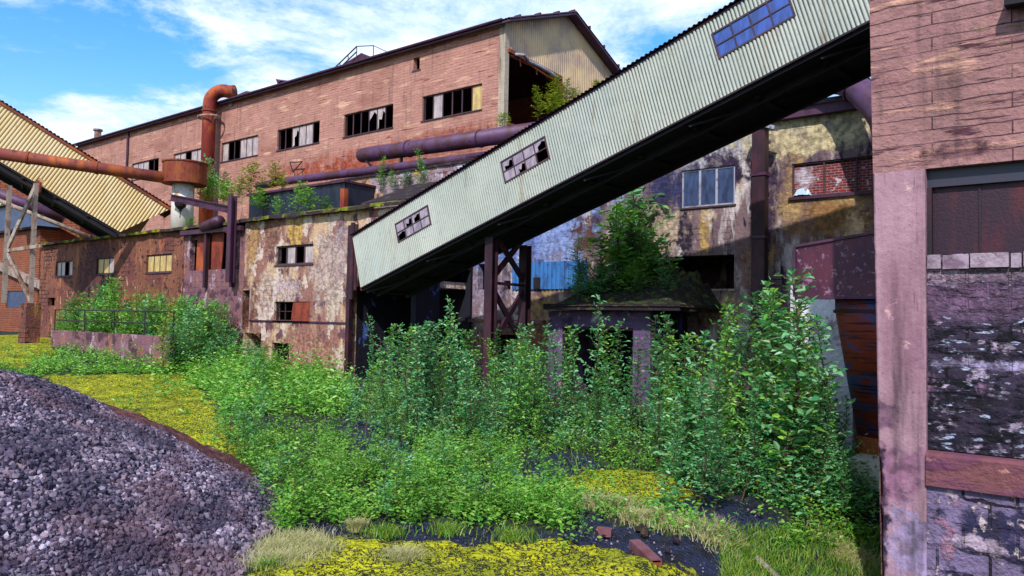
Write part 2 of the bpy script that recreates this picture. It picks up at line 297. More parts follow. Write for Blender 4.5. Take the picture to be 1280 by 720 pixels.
def mossmat(name='roof_moss'):
    m = NT(name); col = m.mix(m.noise(2.2, .4, .6, seed=2), hexc('8c8c18'), hexc('3c4420'))
    col = m.mix(m.noise(.9, .44, .54, seed=8), col, hexc('3a2a30'))
    return m.bsdf(col, .95, bump=m.noise(14., .2, .8), bs=1., bd=.05)
M['moss'] = mossmat()
def mossd():
    m = NT('dark_mossy_soil'); col = m.mix(m.noise(5., .46, .62, seed=2), hexc('241c1c'), hexc('3c4a1c'))
    col = m.mix(m.noise(2., .55, .68, seed=7), col, hexc('6c6a1c')); col = m.mix(m.noise(14., .5, .7, seed=8), col, hexc('1c181a'))
    return m.bsdf(col, .95, bump=m.noise(12., .2, .8), bs=1., bd=.08)
M['mossdark'] = mossd()
M['slag'] = plaster('dark_roof_slag', '2c2028', [('4c4028', 1.5, .55, .62, Z1, 2)], bump=1.)
def leafmat(name, a, b, c, tr=.35):
    m = NT(name); r = m.geo.outputs['Random Per Island']; oi = m.n('ShaderNodeObjectInfo')
    rp = m.n('ShaderNodeValToRGB', {0: r}); e = rp.color_ramp.elements; e[0].position = 0; e[0].color = tuple(q*.55 for q in hexc(a)[:3])+(1,); e[1].position = 1; e[1].color = hexc('a8a840')
    for p_, h_ in ((.3, a), (.7, b), (.95, b)): k_ = e.new(p_); k_.color = hexc(h_)
    col = rp.outputs[0]; col = m.mix(m.math('MULTIPLY', oi.outputs['Random'], .6), col, hexc(c)); col = m.mix(m.math('MULTIPLY', m.noise(.9, .48, .66, seed=5), .45), col, tuple(q*.4 for q in hexc(c)[:3])+(1,)); col = m.mix(m.math('MULTIPLY', m.noise(2.2, .58, .68, seed=8), .5), col, hexc('8c8c3c'))
    d = m.n('ShaderNodeBsdfPrincipled', {'Base Color': col, 'Roughness': .42, 'Specular IOR Level': .5})
    t = m.n('ShaderNodeBsdfTranslucent', {'Color': m.mix(.5, col, (.25, .45, .02, 1))})
    m.set(m.out.inputs[0], m.n('ShaderNodeMixShader', {0: tr, 1: d.outputs[0], 2: t.outputs[0]})); return m.m
M['leafB'] = leafmat('blue_green_leaves', '3a8c50', '92cc94', '44984c')
M['leafG'] = leafmat('bright_green_leaves', '52a030', 'a4d058', '60ac40')
M['leafY'] = leafmat('yellow_green_leaves', '86961c', 'b4a828', '7a9a2c')
M['leafD'] = leafmat('dark_green_leaves', '245c3a', '4c9058', '306c38')
M['leafU'] = leafmat('undergrowth_leaves', '50982a', 'a0c44c', '5ca034')
M['grassG'] = leafmat('green_grass_blades', '4c8a22', '98a83c', '5c8c2c')
M['grassY'] = leafmat('dry_grass_blades', 'd8d0a8', 'b0a45c', 'c4bc88')
M['straw'] = plaster('dry_stalk', '6c5848', bump=.2)
M['bark'] = plaster('bark', '4c3a30', bump=.4)
def gravelmat():
    m = NT('grey_violet_crushed_stone'); r = m.geo.outputs['Random Per Island']
    rp = m.n('ShaderNodeValToRGB', {0: r}); e = rp.color_ramp.elements
    e[0].position = 0; e[0].color = hexc('241e30'); e[1].position = 1; e[1].color = hexc('b4a6b8')
    for p, h in ((.3, '4c4258'), (.6, '74687c'), (.85, '86707c')):
        k = e.new(p); k.color = hexc(h)
    col = m.mix(m.math('MULTIPLY', m.noise(.7, .45, .62, (1, 1, 1), 3), .6), rp.outputs[0], hexc('5a3c44')); col = m.mix(m.math('MULTIPLY', m.noise(.55, .48, .62, (1, 1, 2.5), 9), .65), col, hexc('2a263c'))
    return m.bsdf(col, .8, bump=m.noise(40., .2, .8), bs=.4, bd=.01)
M['gravel'] = gravelmat()
M['scrap'] = metal('pinkish_rusted_scrap', '7c5058', '6c3c3c', rough=.7)
M['soil'] = plaster('brown_ore_soil', '5c3434', [('7c4c48', 3., .5, .65, Z1, 2), ('3a2228', 8., .52, .62, Z1, 5)], bump=1., grime=.3)
# ------------------------------------------------------------------ window
def window(root, F, w, h, cells, fm='frame', pm='pane', alt='boardyel', rec=-.05, t=.05, bar=.03, name='window', sill=True, label=None):
    rows = cells.split('/')[::-1]; nr, nc = len(rows), len(rows[0])
    mb = MB(); B = lambda a, b, c, d, dep=.05, o=0: mb.add([F(a, b, rec+o), F(c, b, rec+o), F(c, d, rec+o), F(a, d, rec+o), F(a, b, rec-dep), F(c, b, rec-dep), F(c, d, rec-dep), F(a, d, rec-dep)],
        [(0, 1, 2, 3), (7, 6, 5, 4), (4, 5, 1, 0), (5, 6, 2, 1), (6, 7, 3, 2), (7, 4, 0, 3)])
    B(0, 0, w, t, .07); B(0, h-t, w, h, .07); B(0, t, t, h-t, .07); B(w-t, t, w, h-t, .07)
    cw, chh = (w-2*t)/nc, (h-2*t)/nr
    for i in range(1, nc): B(t+cw*i-bar/2, t, t+cw*i+bar/2, h-t)
    for j in range(1, nr): B(t, t+chh*j-bar/2, w-t, t+chh*j+bar/2, .045, -.004)
    fr = mb.build(name, M[fm], root)
    if label: fr['label'] = label
    if sill:
        s = MB(); s.add([F(-.05, -.06, .06), F(w+.05, -.06, .06), F(w+.05, 0, .06), F(-.05, 0, .06), F(-.05, -.06, .004), F(w+.05, -.06, .004), F(w+.05, 0, .004), F(-.05, 0, .004)],
            [(0, 1, 2, 3), (7, 6, 5, 4), (4, 5, 1, 0), (5, 6, 2, 1), (6, 7, 3, 2), (7, 4, 0, 3)]); s.build('sill', M['frame'], fr)
    pa, pb = MB(), MB()
    for j, row in enumerate(rows):
        for i, c in enumerate(row):
            a, b, c1, d = t+cw*i, t+chh*j, t+cw*(i+1), t+chh*(j+1); q = rec-.025-.004*random.random()
            wj = [random.uniform(.3, .7) for _ in range(4)]; pa, pb = MB(), MB(); x = pb if c == 'y' else pa
            if c in 'py': x.add([F(a, b, q), F(c1, b, q), F(c1, d, q), F(a, d, q)], [(0, 1, 2, 3)])
            elif c == 'b':   # jagged remains along the top and one side
                m1 = a+(c1-a)*.3*wj[0]*2; x.add([F(a, b, q), F(m1, b+(d-b)*.1, q), F(m1*.8+a*.2+.02, b+(d-b)*.5, q), F(a+(c1-a)*.55, b+(d-b)*wj[1], q), F(a+(c1-a)*.7, b+(d-b)*.85, q), F(c1, b+(d-b)*.7, q), F(c1, d, q), F(a, d, q)], [(0, 1, 2, 3, 4, 5, 6, 7)])
            elif c == 's':   # a shard in a corner
                x.add([F(a, d, q), F(a, d-(d-b)*wj[0], q), F(a+(c1-a)*wj[1], d-(d-b)*.1, q), F(c1, d-(d-b)*.3, q), F(c1, d, q)], [(0, 1, 2, 3, 4)])
            if pa.v: pa.build('pane', M[pm], fr)
            if pb.v: pb.build('pane', M[alt], fr)
    return fr
def shell(mb, x0, x1, y0, y1, z0, z1, t=.25, front=True):
    """sides, back and ceiling of a building whose front stands at y0"""
    mb.box(x0, x0+t, y0, y1, z0, z1-t); mb.box(x1-t, x1, y0, y1, z0, z1-t); mb.box(x0+t, x1-t, y1-t, y1, z0, z1-t); mb.box(x0, x1, y0, y1, z1-t, z1)
# ================================================================== 1. THE BRICK HALL
YH = 31.0; HX0, HX1 = -77.15, -25.05; HE = 18.8; HR = 21.1; HY1 = 42.8; HYM = (YH+HY1)/2
hall = thing('factory_hall', (-50, 31, 0), 'long brick-red hall with low gable roof and a row of broken windows, behind everything', 'factory hall')
hw = [((528, 123), (602, 137), 'dpdddy'), ((430, 144), (491, 159), 'dddsbd'), ((347, 161), (399, 178), 'ddbppd'), ((277, 178), (322, 193), 'pddppp'), ((217, 190), (252, 205), 'ppdpp'), ((165, 202), (198, 214), 'pppdd')]
holes = []
for a, b, c in hw:
    r = rect(a, b, YH); holes.append((r[0], 14.38, r[2], 15.82, c))
r = rect((517, 73), (524.5, 86), YH); holes.append((r[0], r[1], r[2], r[3], ''))
mb = MB(); F = FY(HX0, 0, YH); mb.wall(F, HX1-HX0, HE, .3, [(h[0]-HX0, h[1], h[2]-HX0, h[3]) for h in holes])
mb.box(HX0, HX0+.3, YH+.3, HY1, 0, HE); mb.box(HX0+.3, HX1, HY1-.3, HY1, 0, HE); mb.box(HX0+.3, HX1-.3, YH+.3, HY1-.3, 11.6, 11.8)
mb.prism([(HX0, YH, HE), (HX0, HY1, HE), (HX0, HYM, HR)], (.3, 0, 0))
mb.build('wall', M['hall'], hall)
for h in holes[:-1]:
    window(hall, FY(h[0], h[1], YH), h[2]-h[0], h[3]-h[1], h[4], pm='board', rec=-.1, bar=.06, t=.06)
MB().box(holes[-1][0]-.1, holes[-1][2]+.1, YH-.03, YH-.002, holes[-1][1]-.12, holes[-1][1]-.01).build('vent_sill', M['frame'], hall)
# gable: corrugated cladding over and beside the big opening
GF = Fr((HX1, YH, 0), (0, 1, 0), (0, 0, 1), (1, 0, 0))
oy0 = P(633.5, 65, x=HX1).y-YH; oy1 = P(699, 135, x=HX1).y-YH; oz1a = P(633.5, 66, x=HX1).z; oz1b = P(692, 97, x=HX1).z; ozb = P(632, 160, x=HX1).z
roofz = lambda u: HE+(HR-HE)*(1-abs(u-(HYM-YH))/(HYM-YH))
mb = MB(); mb.corr(GF, HY1-YH, lambda u: (oz1a+.15+(oz1b-oz1a)*(u-oy0)/(oy1-oy0)+.15) if u < oy1 else 11.7, lambda u: roofz(u)-.02, .2, .05)
mb.build('gable_cladding', M['gable'], hall)
mb = MB(); mb.wall(Fr((HX1-.06, YH+.3, 0), (0, 1, 0), (0, 0, 1), (1, 0, 0)), HY1-YH-.6, HE, .2, [(oy0-.3, ozb-.2, oy1-.3, oz1a)]); mb.build('gable_frame_wall', M['hall'], hall)
mb = MB().box(HX1-.32, HX1+.08, YH-.03, YH+.32, 11.7, HE-.02); mb.build('corner_post', M['hall_post'], hall)
mb = MB().beam(GF(oy0, oz1a+.12, .1), GF(oy1, oz1b+.12, .1), .16, .2); mb.beam(GF(oy0, ozb+.25, .06), GF(oy1, ozb+.25, .06), .14)
mb.beam(GF(oy0+1., oz1a-.02, .1), GF(oy1+.4, oz1b-.35, .1), .08); mb.beam(GF(oy1, ozb, .06), GF(oy1, oz1b+.1, .06), .18); mb.build('opening_frame', M['rust'], hall)
pts = [P(x, y, x=HX1+.35) for x, y in ((645, 68), (655, 69), (662, 77), (675, 83), (690, 92), (696, 97))]
MB().tube(pts, .09, 8).build('sagging_white_pipe', M['framewhite'], hall, True)
for i in range(3):
    u = oy0+.9+i*1.5; MB().beam(GF(u, oz1a-.1+(oz1b-oz1a)*(u-oy0)/(oy1-oy0), .2), GF(u, oz1a-.5+(oz1b-oz1a)*(u-oy0)/(oy1-oy0), .25), .05).build('hanger', M['rust'], hall)
# roof
mb = MB()
for sgn, ya in ((1, YH-.45), (-1, HY1+.45)):
    sl = (HR-HE)/(HYM-YH); L = abs(HYM-ya); le = L*math.sqrt(1+sl*sl)
    Fr_ = Fr((HX0-.3, ya, HR+.12-sl*L), (1, 0, 0), Vector((0, sgn, sl)).normalized(), Vector((0, -sgn*sl, 1)).normalized())
    mb.corr(Fr_, HX1-HX0+1.0, 0, le, .19, .07, k=4)
rf = mb.build('roof', M['roofdark'], hall)
mb = MB(); sl = (HR-HE)/(HYM-YH)
for sgn, ya in ((1, YH-.42), (-1, HY1+.42)):
    L = abs(HYM-ya); zz = HR+.07-sl*L
    mb.prism([(HX0-.2, ya, zz-.1), (HX0-.2, HYM, HR-.03), (HX0-.2, HYM, HR+.07), (HX0-.2, ya, zz)], (HX1-HX0+.85, 0, 0))
mb.build('soffit', M['plumpipe'], rf)
MB().tube([(HX0, YH-.52, HE-.02), (HX1+.2, YH-.52, HE-.02)], .07, 8).build('gutter', M['plum'], rf)
for u in (.4, 2.2, 4., 5.6, 7.3, 9., 10.8):
    MB().box(HX1+.3, HX1+.72, YH+u, YH+u+.1, roofz(u)+.1, roofz(u)+.28).build('rake_bracket', M['plum'], rf)
mb = MB()
for a, b, hh in ((290, 335, .5), (352, 372, .75)):    # raised roof patches seen over the eave
    p, q = P(a, 110, y=YH+3).x, P(b, 110, y=YH+3).x; mb.prism([(p, YH+1.5, HE+.5), (q, YH+1.5, HE+.5), (q-.6, YH+1.5, HE+.75+hh), (p+2., YH+1.5, HE+.8+hh*.6)], (0, 2., .3))
mb.build('roof_monitor', M['roofdark'], rf)
px = P(460, 70, y=YH+2).x; mb = MB(); mb.box(px-1.3, px+1.1, YH+1.2, YH+3.2, HE+.4, HE+.8); mb.prism([(px-1.5, YH+1., HE+.8), (px+1.3, YH+1., HE+.8), (px+.5, YH+1., HE+1.25)], (0, 2.4, 0)); mb.build('roof_hatch', M['plum'], rf)
mb = MB(); yy = YH+.8
A, B_ = P(415, 88, y=yy), P(446, 58, y=yy); 
for dz in (0, -.35, -.7): mb.tube([A+Vector((0, 0, dz)), B_+Vector((0, 0, dz))], .045, 6)
for t_ in (.05, .33, .66, 1.): q = A.lerp(B_, t_); mb.tube([(q.x, q.y, HE+.2), q], .03, 6)
c_ = P(467, 57, y=yy); mb.tube([B_, c_], .03, 6); mb.tube([(c_.x, c_.y, HE+.3), c_], .03, 6); mb.tube([c_, P(486, 66, y=yy)], .025, 6); mb.build('roof_handrail', M['frame'], hall)
mb = MB(); q = P(122, 172, y=YH+.3); mb.tube([(q.x, q.y, HE), (q.x, q.y, HE+1.)], .3, 10); mb.tube([(q.x, q.y, HE+1), (q.x, q.y, HE+1.15)], .42, 10); mb.build('roof_vent', M['grey_post'], hall)
mb = MB(); q = P(159, 200, y=YH-.1); mb.tube([(q.x, YH-.12, 11), (q.x, YH-.12, HE)], .1, 8); mb.build('downpipe', M['plum'], hall)
q = P(366, 215, y=YH-.3); mb = MB(); mb.beam(q, q+Vector((-.2, -.1, .65)), .06); mb.beam(q+Vector((-.2, -.1, .65)), q+Vector((1.1, -.1, .55)), .06); mb.beam(q, q+Vector((1.1, -.1, .55)), .05); mb.build('wall_bracket', M['steel_dark'], hall)
# ---- stack beside the hall
sb = P(258, 240, y=30.1)
st = thing('vent_stack', (sb.x, 30.1, 8), 'tall rust-red stack pipe with a hooked elbow top against the brick hall', 'stack')
R_ = .48; zt = P(262, 120, y=30.1).z; pts = [Vector((sb.x, 30.1, 8.4)), Vector((sb.x, 30.1, zt-.6))]
cen = Vector((sb.x, 30.1, zt-.6)); dr = r0.copy(); rr = 1.0
for i in range(1, 9):
    a = math.pi/2*i/8*1.05; pts.append(cen+dr*(rr*(1-math.cos(a)))+Vector((0, 0, rr*math.sin(a))))
pts.append(pts[-1]+dr*.75-Vector((0, 0, .12)))
MB().tube(pts, R_, 20).build('pipe', M['stack'], st, True)
MB().tube([pts[-1]-dr*.16, pts[-1]+dr*.03], R_+.07, 20).build('flange', M['rust'], st)
MB().tube([Vector((sb.x, 30.1, zt-1.2)), Vector((sb.x, 30.1, zt-1.1))], R_+.07, 20).build('flange', M['rust'], st)
br = P(260, 147, y=30.1).z; mb = MB()
for i in range(16):
    a, b = 2*math.pi*i/16, 2*math.pi*(i+1)/16; mb.beam((sb.x+math.cos(a)*1.0, 30.1+math.sin(a)*.7, br), (sb.x+math.cos(b)*1.0, 30.1+math.sin(b)*.7, br), .1)
for sx in (-1, 1): mb.beam((sb.x+sx*.95, 30.1, br), (sb.x+sx*.45, 30.1, br-.55), .08)
mb.build('bracket_ring', M['grey_post'], st)
e = pts[-1]; mb = MB(); mb.box(e.x-.3, e.x+.35, e.y-.3, e.y+.3, e.z-1.1, e.z-.5); mb.tube([(e.x, e.y, e.z-1.7), (e.x, e.y, e.z-.45)], .05, 6); mb.build('limit_box', M['framewhite'], st)
# ================================================================== 2. LEFT AND MIDDLE BUILDINGS (front plane y = 23)
YM = 23.0; RZ = 7.95
def lean_roof(root, x0, x1, y0, y1, z0, z1, mat, th=.16, name='roof', ov=.35):
    mb = MB(); n = max(3, int((x1-x0)/.5)); rs = random.Random(int(abs(x0)*10)); jit = [rs.uniform(-.035, .035) for _ in range(n+1)]; jy = [rs.uniform(-.08, .05) for _ in range(n+1)]
    for i in range(n):
        a, b = x0+(x1-x0)*i/n, x0+(x1-x0)*(i+1)/n
        mb.add([(a, y0-ov+jy[i], z0+jit[i]-th), (b, y0-ov+jy[i+1], z0+jit[i+1]-th), (b, y0-ov+jy[i+1], z0+jit[i+1]), (a, y0-ov+jy[i], z0+jit[i]), (a, y1, z1), (b, y1, z1), (a, y1, z1-th), (b, y1, z1-th)],
               [(0, 1, 2, 3), (3, 2, 5, 4), (6, 7, 1, 0)])
    return mb.build(name, mat, root)
LX0, LX1 = P(50, 340, y=YM).x, P(229, 340, y=YM).x
left = thing('low_workshop', ((LX0+LX1)/2, YM, 1), 'low rust-brown workshop with three boarded windows and a mossy roof edge', 'workshop')
lw = [((70, 327), (90, 345), 'ppdp', 'board'), ((121, 323), (142, 342), 'yyp', 'board'), ((183, 319), (214, 340), 'yyyy', 'board')]
hl = [rect(a, b, YM) for a, b, *_ in lw]; vh = rect((60, 372), (68, 382), YM)
mb = MB(); mb.wall(FY(LX0, .3, YM), LX1-LX0, RZ-.3, .3, [(h[0]-LX0, h[1]-.3, h[2]-LX0, h[3]-.3) for h in hl]+[(vh[0]-LX0, vh[1]-.3, vh[2]-LX0, vh[3]-.3)])
shell(mb, LX0, LX1, YM+.3, YM+7, .3, RZ-.2); mb.build('wall', M['left'], left)
for h, (a, b, c, pm) in zip(hl, lw): window(left, FY(h[0], h[1], YM), h[2]-h[0], h[3]-h[1], c, pm=pm, rec=-.08, bar=.05, t=.08)
lean_roof(left, LX0-.4, LX1, YM, YM+7, RZ+.05, RZ+1.1, M['moss'])
# --- recessed bay with posts and red panels + lower mauve wall
BX0, BX1 = LX1+.01, P(305, 340, y=YM).x
bay = thing('open_front_annex', ((BX0+BX1)/2, YM, .8), 'annex with red rust panels between dark posts above a mauve wall', 'annex')
h1 = rect((238, 290), (290, 336), YM); hd = rect((301, 363), (312, 412), YM); bz = P(300, 348, y=YM).z
mb = MB(); mb.wall(FY(BX0, .3, YM+.02), BX1-BX0, RZ-.5, .3, [(h1[0]-BX0, h1[1]-.3, h1[2]-BX0, h1[3]-.3)])
shell(mb, BX0, BX1, YM+.32, YM+6, .3, RZ-.4); mb.build('wall', M['low_purple'], bay)
W_ = h1[2]-h1[0]; mb = MB(); mb.box(h1[0]+W_*.12, h1[0]+W_*.42, YM+.14, YM+.2, h1[1], h1[3]-.1); mb.build('panel', M['redpanel'], bay)
mb = MB(); mb.prism([(h1[0]+W_*.14, YM+.08, h1[1]), (h1[0]+W_*.38, YM+.08, h1[1]), (h1[0]+W_*.38, YM+.08, h1[3]-.9), (h1[0]+W_*.14, YM+.08, h1[3]-.9)], (0, .04, 0)); mb.build('hatch', M['stack'], bay)
MB().prism([(h1[0]+W_*.47, YM+.14, h1[1]), (h1[0]+W_*.7, YM+.14, h1[1]), (h1[0]+W_*.75, YM+.14, h1[3]-.05), (h1[0]+W_*.47, YM+.14, h1[3]-.05)], (0, .05, 0)).build('panel', M['redpanel'], bay)
for k in (.44, 1.04): MB().beam((h1[0]+W_*k, YM-.1, h1[1]-1.), (h1[0]+W_*k, YM-.1, RZ-.1), .2, .2).build('post', M['post'], bay)
MB().beam((BX0, YM-.2, RZ-.3), (BX1, YM-.2, RZ-.35), .2, .25).build('lintel', M['plum'], bay)
p, q = P(255, 284, y=YM-.2), P(275, 276, y=YM-.5); MB().tube([p, q], .3, 14).build('stub_pipe', M['plum'], bay, True)
lean_roof(bay, BX0, BX1, YM, YM+6, RZ+.05, RZ+1.0, M['moss'])
# --- middle building
MX0, MX1, XR = BX1+.01, -27.35, -23.5
mid = thing('plaster_building', ((MX0+MX1)/2, YM, 0), 'flaking ochre and mauve plaster building left of the pale green gallery', 'building')
mwin = [((345, 308), (391, 329.5), 'dpdp'), ((343, 377), (387, 402), ''), ((340, 428), (361, 452), '')]
hm = [rect(a, b, YM) for a, b, _ in mwin]; hd = (P(300.5, 363, y=YM).x, P(312, 412, y=YM).z, P(312, 412, y=YM).x, P(300.5, 363, y=YM).z)
hd = (MX0+.02, hd[1], hd[2], hd[3]); pass_ = (MX1+.25, -.3, XR-.3, 4.4)
sq = rect((306, 416), (326, 438), YM)
mb = MB(); mb.wall(FY(MX0, -.3, YM), XR-MX0, RZ-.05+.3, .35, [(h[0]-MX0, h[1]+.3, h[2]-MX0, h[3]+.3) for h in hm+[hd, sq]]+[(MX1-MX0, -.01, XR-MX0+.1, 4.7)])
mb.box(MX0, MX0+.3, YM+.35, 27, -.3, RZ-.1); mb.box(MX0+.3, XR-.3, YM+.35, 27, RZ-.4, RZ-.15)
mb.box(MX1, XR-.3, YM+.35, 27, 4.4, 4.7)
mb.build('wall', M['mid'], mid)
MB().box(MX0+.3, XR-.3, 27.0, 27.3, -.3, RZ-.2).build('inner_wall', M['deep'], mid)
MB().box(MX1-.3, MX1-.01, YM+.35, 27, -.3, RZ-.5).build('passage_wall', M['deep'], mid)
mb = MB(); so_ = (P(549, 400, x=XR).y-YM-.35, 0, P(587, 400, x=XR).y-YM-.35, P(570, 336, x=XR).z)
mb.wall(Fr((XR, YM+.35, 0), (0, 1, 0), (0, 0, 1), (1, 0, 0)), 27-YM-.35, RZ-.1, .3, [so_]); mb.build('side_wall', M['deep'], mid)  # shaded side face, its darkness put into the plaster colour
window(mid, FY(hm[0][0], hm[0][1], YM), hm[0][2]-hm[0][0], hm[0][3]-hm[0][1], 'dpdp', pm='board', rec=-.1, bar=.09, t=.08)
w1 = window(mid, FY(hm[1][0], hm[1][1], YM), hm[1][2]-hm[1][0], hm[1][3]-hm[1][1], 'dddd/dddd', rec=-.12, bar=.025, t=.05)
x0, z0_, x1, z1_ = hm[1]; MB().prism([(x0+(x1-x0)*.5, YM-.02, z0_+.02), (x1, YM+.02, z0_+.02), (x1, YM+.02, z1_-.03), (x0+(x1-x0)*.55, YM-.03, z1_-.05), (x0+(x1-x0)*.52, YM-.02, (z0_+z1_)/2)], (0, .03, 0)).build('shutter', M['redpanel'], w1)
window(mid, FY(hm[2][0], hm[2][1], YM), hm[2][2]-hm[2][0], hm[2][3]-hm[2][1], 'dd/dd', rec=-.12, bar=.03, t=.05)
mb = MB(); mb.box(MX0+.7, MX1+.02, YM-.06, YM-.003, P(400, 403, y=YM).z-.04, P(400, 403, y=YM).z+.04); mb.build('string_course', M['plum'], mid)
mb = MB(); mb.box(MX0-.05, MX0+.02, YM-.06, YM-.003, hd[1], hd[3]+.08); mb.box(hd[2], hd[2]+.1, YM-.06, YM-.003, hd[1], hd[3]+.08); mb.box(MX0+.02, hd[2], YM-.06, YM-.003, hd[3], hd[3]+.08); mb.build('door_frame', M['grey_post'], mid)
mb = MB(); mb.box(MX1-.12, MX1+.12, YM-.2, YM-.003, 0, 7.2); mb.tube([(MX1+.3, YM-.25, 3.8), (MX1+.3, YM-.25, 7.3)], .1, 10); mb.tube([(MX1+.62, YM-.3, 4.2), (MX1+.62, YM-.3, 7.2)], .08, 10); mb.build('corner_pipes', M['post'], mid)
lean_roof(mid, MX0-.2, XR+.3, YM, 28, RZ+.08, RZ+1.3, M['moss'])
MB().prism([(-28.5, 24.4, RZ+.5), (XR+.3, 24.4, RZ+.5), (XR+.3, 28, RZ+2.), (-28.5, 28, RZ+2.)], (0, 0, .06)).build('slag_layer', M['slag'], mid)
# dark blue shed on the roof and lichen wall under the pipes
a, b = P(312, 262, y=26.5), P(432, 228, y=26.5)
sh = thing('roof_shed', ((a.x+b.x)/2, 26.5, RZ+.8), 'dark blue-black sheet shed standing on the mossy roof below the brick hall', 'shed')
mb = MB(); F = FY(a.x, RZ+.2, 26.5); mb.corr(F, b.x-a.x, 0, b.z-RZ-.2, .9, .04, k=8); mb.box(a.x, b.x, 26.53, 28.5, RZ+.2, b.z-.02); mb.build('sheet_wall', M['nightsheet'], sh)
MB().box(a.x-.1, b.x+.1, 26.3, 28.6, b.z, b.z+.12).build('roof', M['plum'], sh)
MB().beam((b.x+.1, 26.35, RZ+.3), (b.x+.1, 26.35, RZ+1.9), .3, .3).build('post', M['stack'], sh)
a, b = P(428, 214, y=28.6), P(700, 190, y=28.6)
uw = thing('pipe_bridge_wall', ((a.x+b.x)/2, 28.6, RZ), 'lichen-yellow and white stained wall carrying two plum pipes', 'wall')
mb = MB(); mb.box(a.x-1, b.x, 28.6, 30.9, 7, P(520, 213, y=28.6).z); mb.build('wall_body', M['upper'], uw)
MB().box(a.x-1, b.x, 28.5, 30.9, P(520, 213, y=28.6).z+.003, P(520, 213, y=28.6).z+.12).build('coping', M['slag'], uw)
a = P(450, 195, y=29.4); b = P(645, 167, y=29.4)
bp = thing('large_duct', (a.x, 29.4, a.z), 'large plum steel duct with rounded left end along the foot of the brick hall', 'duct')
zz = (a.z+b.z)/2; print('duct z', a.z, b.z)
xe = -20.; pp = [(a.x-.05, 29.4, a.z), (a.x+.12, 29.4, a.z), (a.x+.3, 29.4, a.z)]; k = (b.z-a.z)/(b.x-a.x)
MB().tube(pp+[(xe, 29.4, a.z+k*(xe-a.x))], [.28, .4, .43, .43], 24).build('pipe', M['plumpipe'], bp, True)
for t_ in (.35, .8):
    q = Vector((a.x+(b.x-a.x)*t_, 29.4, a.z+k*(b.x-a.x)*t_)); MB().tube([q, q+Vector((.08, 0, k*.08))], .47, 24).build('flange', M['plum'], bp)
mb = MB(); mb.beam((a.x+.8, 29.2, a.z-.4), (a.x+1.8, 29.2, a.z-1.3), .1); mb.build('support', M['steel_dark'], bp); mb = MB(); mb.beam((a.x+3.5, 29.4, a.z-1.4), (a.x+3.5, 29.4, a.z-.4), .14); mb.build('support', M['steel_dark'], bp)
a = P(345, 228, y=29.0); b = P(530, 205, y=29.0); c_ = P(640, 191, y=29.0)
sp_ = thing('thin_duct', (a.x, 29, a.z), 'thinner plum pipe below the large duct, half hidden by shrubs', 'duct'); k = (c_.z-b.z)/(c_.x-b.x)
MB().tube([(a.x-2, 29, a.z-.1), a, b, (c_.x, 29, c_.z), (-20, 29, c_.z+k*(-20-c_.x))], .25, 16).build('pipe', M['plumpipe'], sp_, True)
q = b; MB().tube([q, q+Vector((.1, 0, 0))], .31, 16).build('flange', M['plum'], sp_)
# ================================================================== 3. PALE GREEN GALLERY (main conveyor)
A = P(452, 360, y=20.5); B = P(1085, 28, y=19.0)
ax = (B-A).normalized(); nn = Vector((ax.y, -ax.x, 0)).normalized(); 
if nn.y > 0: nn = -nn
vv = nn.cross(ax)
if vv.z < 0: vv = -vv
L = (B-A).length+3.2; HG = 2.22; WG = 2.45
GF = Fr(A, ax, vv, nn)
gal = thing('conveyor_gallery', A, 'long inclined gallery clad in pale green corrugated sheet, crossing the picture', 'conveyor gallery')
def on_gal(px, py):
    v = FW+RT*((px-640)/FOC)-UP*((py-360)/FOC); t = (A-EYE).dot(nn)/v.dot(nn); q = EYE+v*t-A; return q.dot(ax), q.dot(vv)
print('gal top', on_gal(445, 295), on_gal(700, 133), on_gal(925, 0), L)
gws = [((493, 282), (539, 282), 'pbbp/sppp'), ((625, 200), (690, 198), 'bppb/pbpd'), ((888, 38), (996, 15), 'pppp/pppp')]
gh = []
for (c0, c1, cells) in gws:
    u0, v0 = on_gal(*c0); u1, v1 = on_gal(*c1); gh.append([u0, 0, u1, 0, cells])
for g, (tl, bl) in zip(gh, (((493, 278), (500, 304)), ((625, 205), (634, 229)), ((888, 43), (901, 74)))):
    t_, b_ = on_gal(*tl), on_gal(*bl); g[0] = (t_[0]+b_[0])/2; g[1], g[3] = b_[1], t_[1]
for g, (tr, brr) in zip(gh, (((536, 259), (540, 280)), ((681, 169), (690, 197)), ((985, -12), (996, 20)))):
    t_, b_ = on_gal(*tr), on_gal(*brr); g[2] = (t_[0]+b_[0])/2; g[1] = (g[1]+b_[1])/2; g[3] = (g[3]+t_[1])/2
print(gh)
mb = MB(); mb.corr(GF, L, -.02, HG, .105, .045, [g[:4] for g in gh]); mb.build('side_cladding', M['gal'], gal)
mb = MB(); mb.wall(Fr(A-nn*WG, ax, vv, -nn), L, HG, .04); mb.build('rear_cladding', M['gal'], gal)
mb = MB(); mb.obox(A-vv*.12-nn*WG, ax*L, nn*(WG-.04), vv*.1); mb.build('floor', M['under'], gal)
mb = MB(); n_ = int(L/1.9)
for i in range(n_+1): 
    s_ = A+ax*(i*1.9+.1); mb.beam(s_-nn*.5-vv*.19, s_-nn*WG-vv*.19, .08, .14, up=ax)
mb.ibeam(A-nn*.75-vv*.22, A-nn*.75-vv*.22+ax*L, .14, .24, up=vv); mb.ibeam(A-nn*(WG-.15)-vv*.22, A-nn*(WG-.15)-vv*.22+ax*L, .14, .24, up=vv)
for i in range(0, n_, 2):
    s_ = A+ax*(i*1.9+.1)-vv*.2; mb.beam(s_-nn*.15, s_+ax*3.8-nn*(WG-.15), .06, .06)
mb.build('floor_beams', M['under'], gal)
mb = MB()
o = A+vv*(HG+.04)+nn*.16-ax*.1; up2 = (nn*-1*(WG/2+.16)+vv*.22); le = up2.length
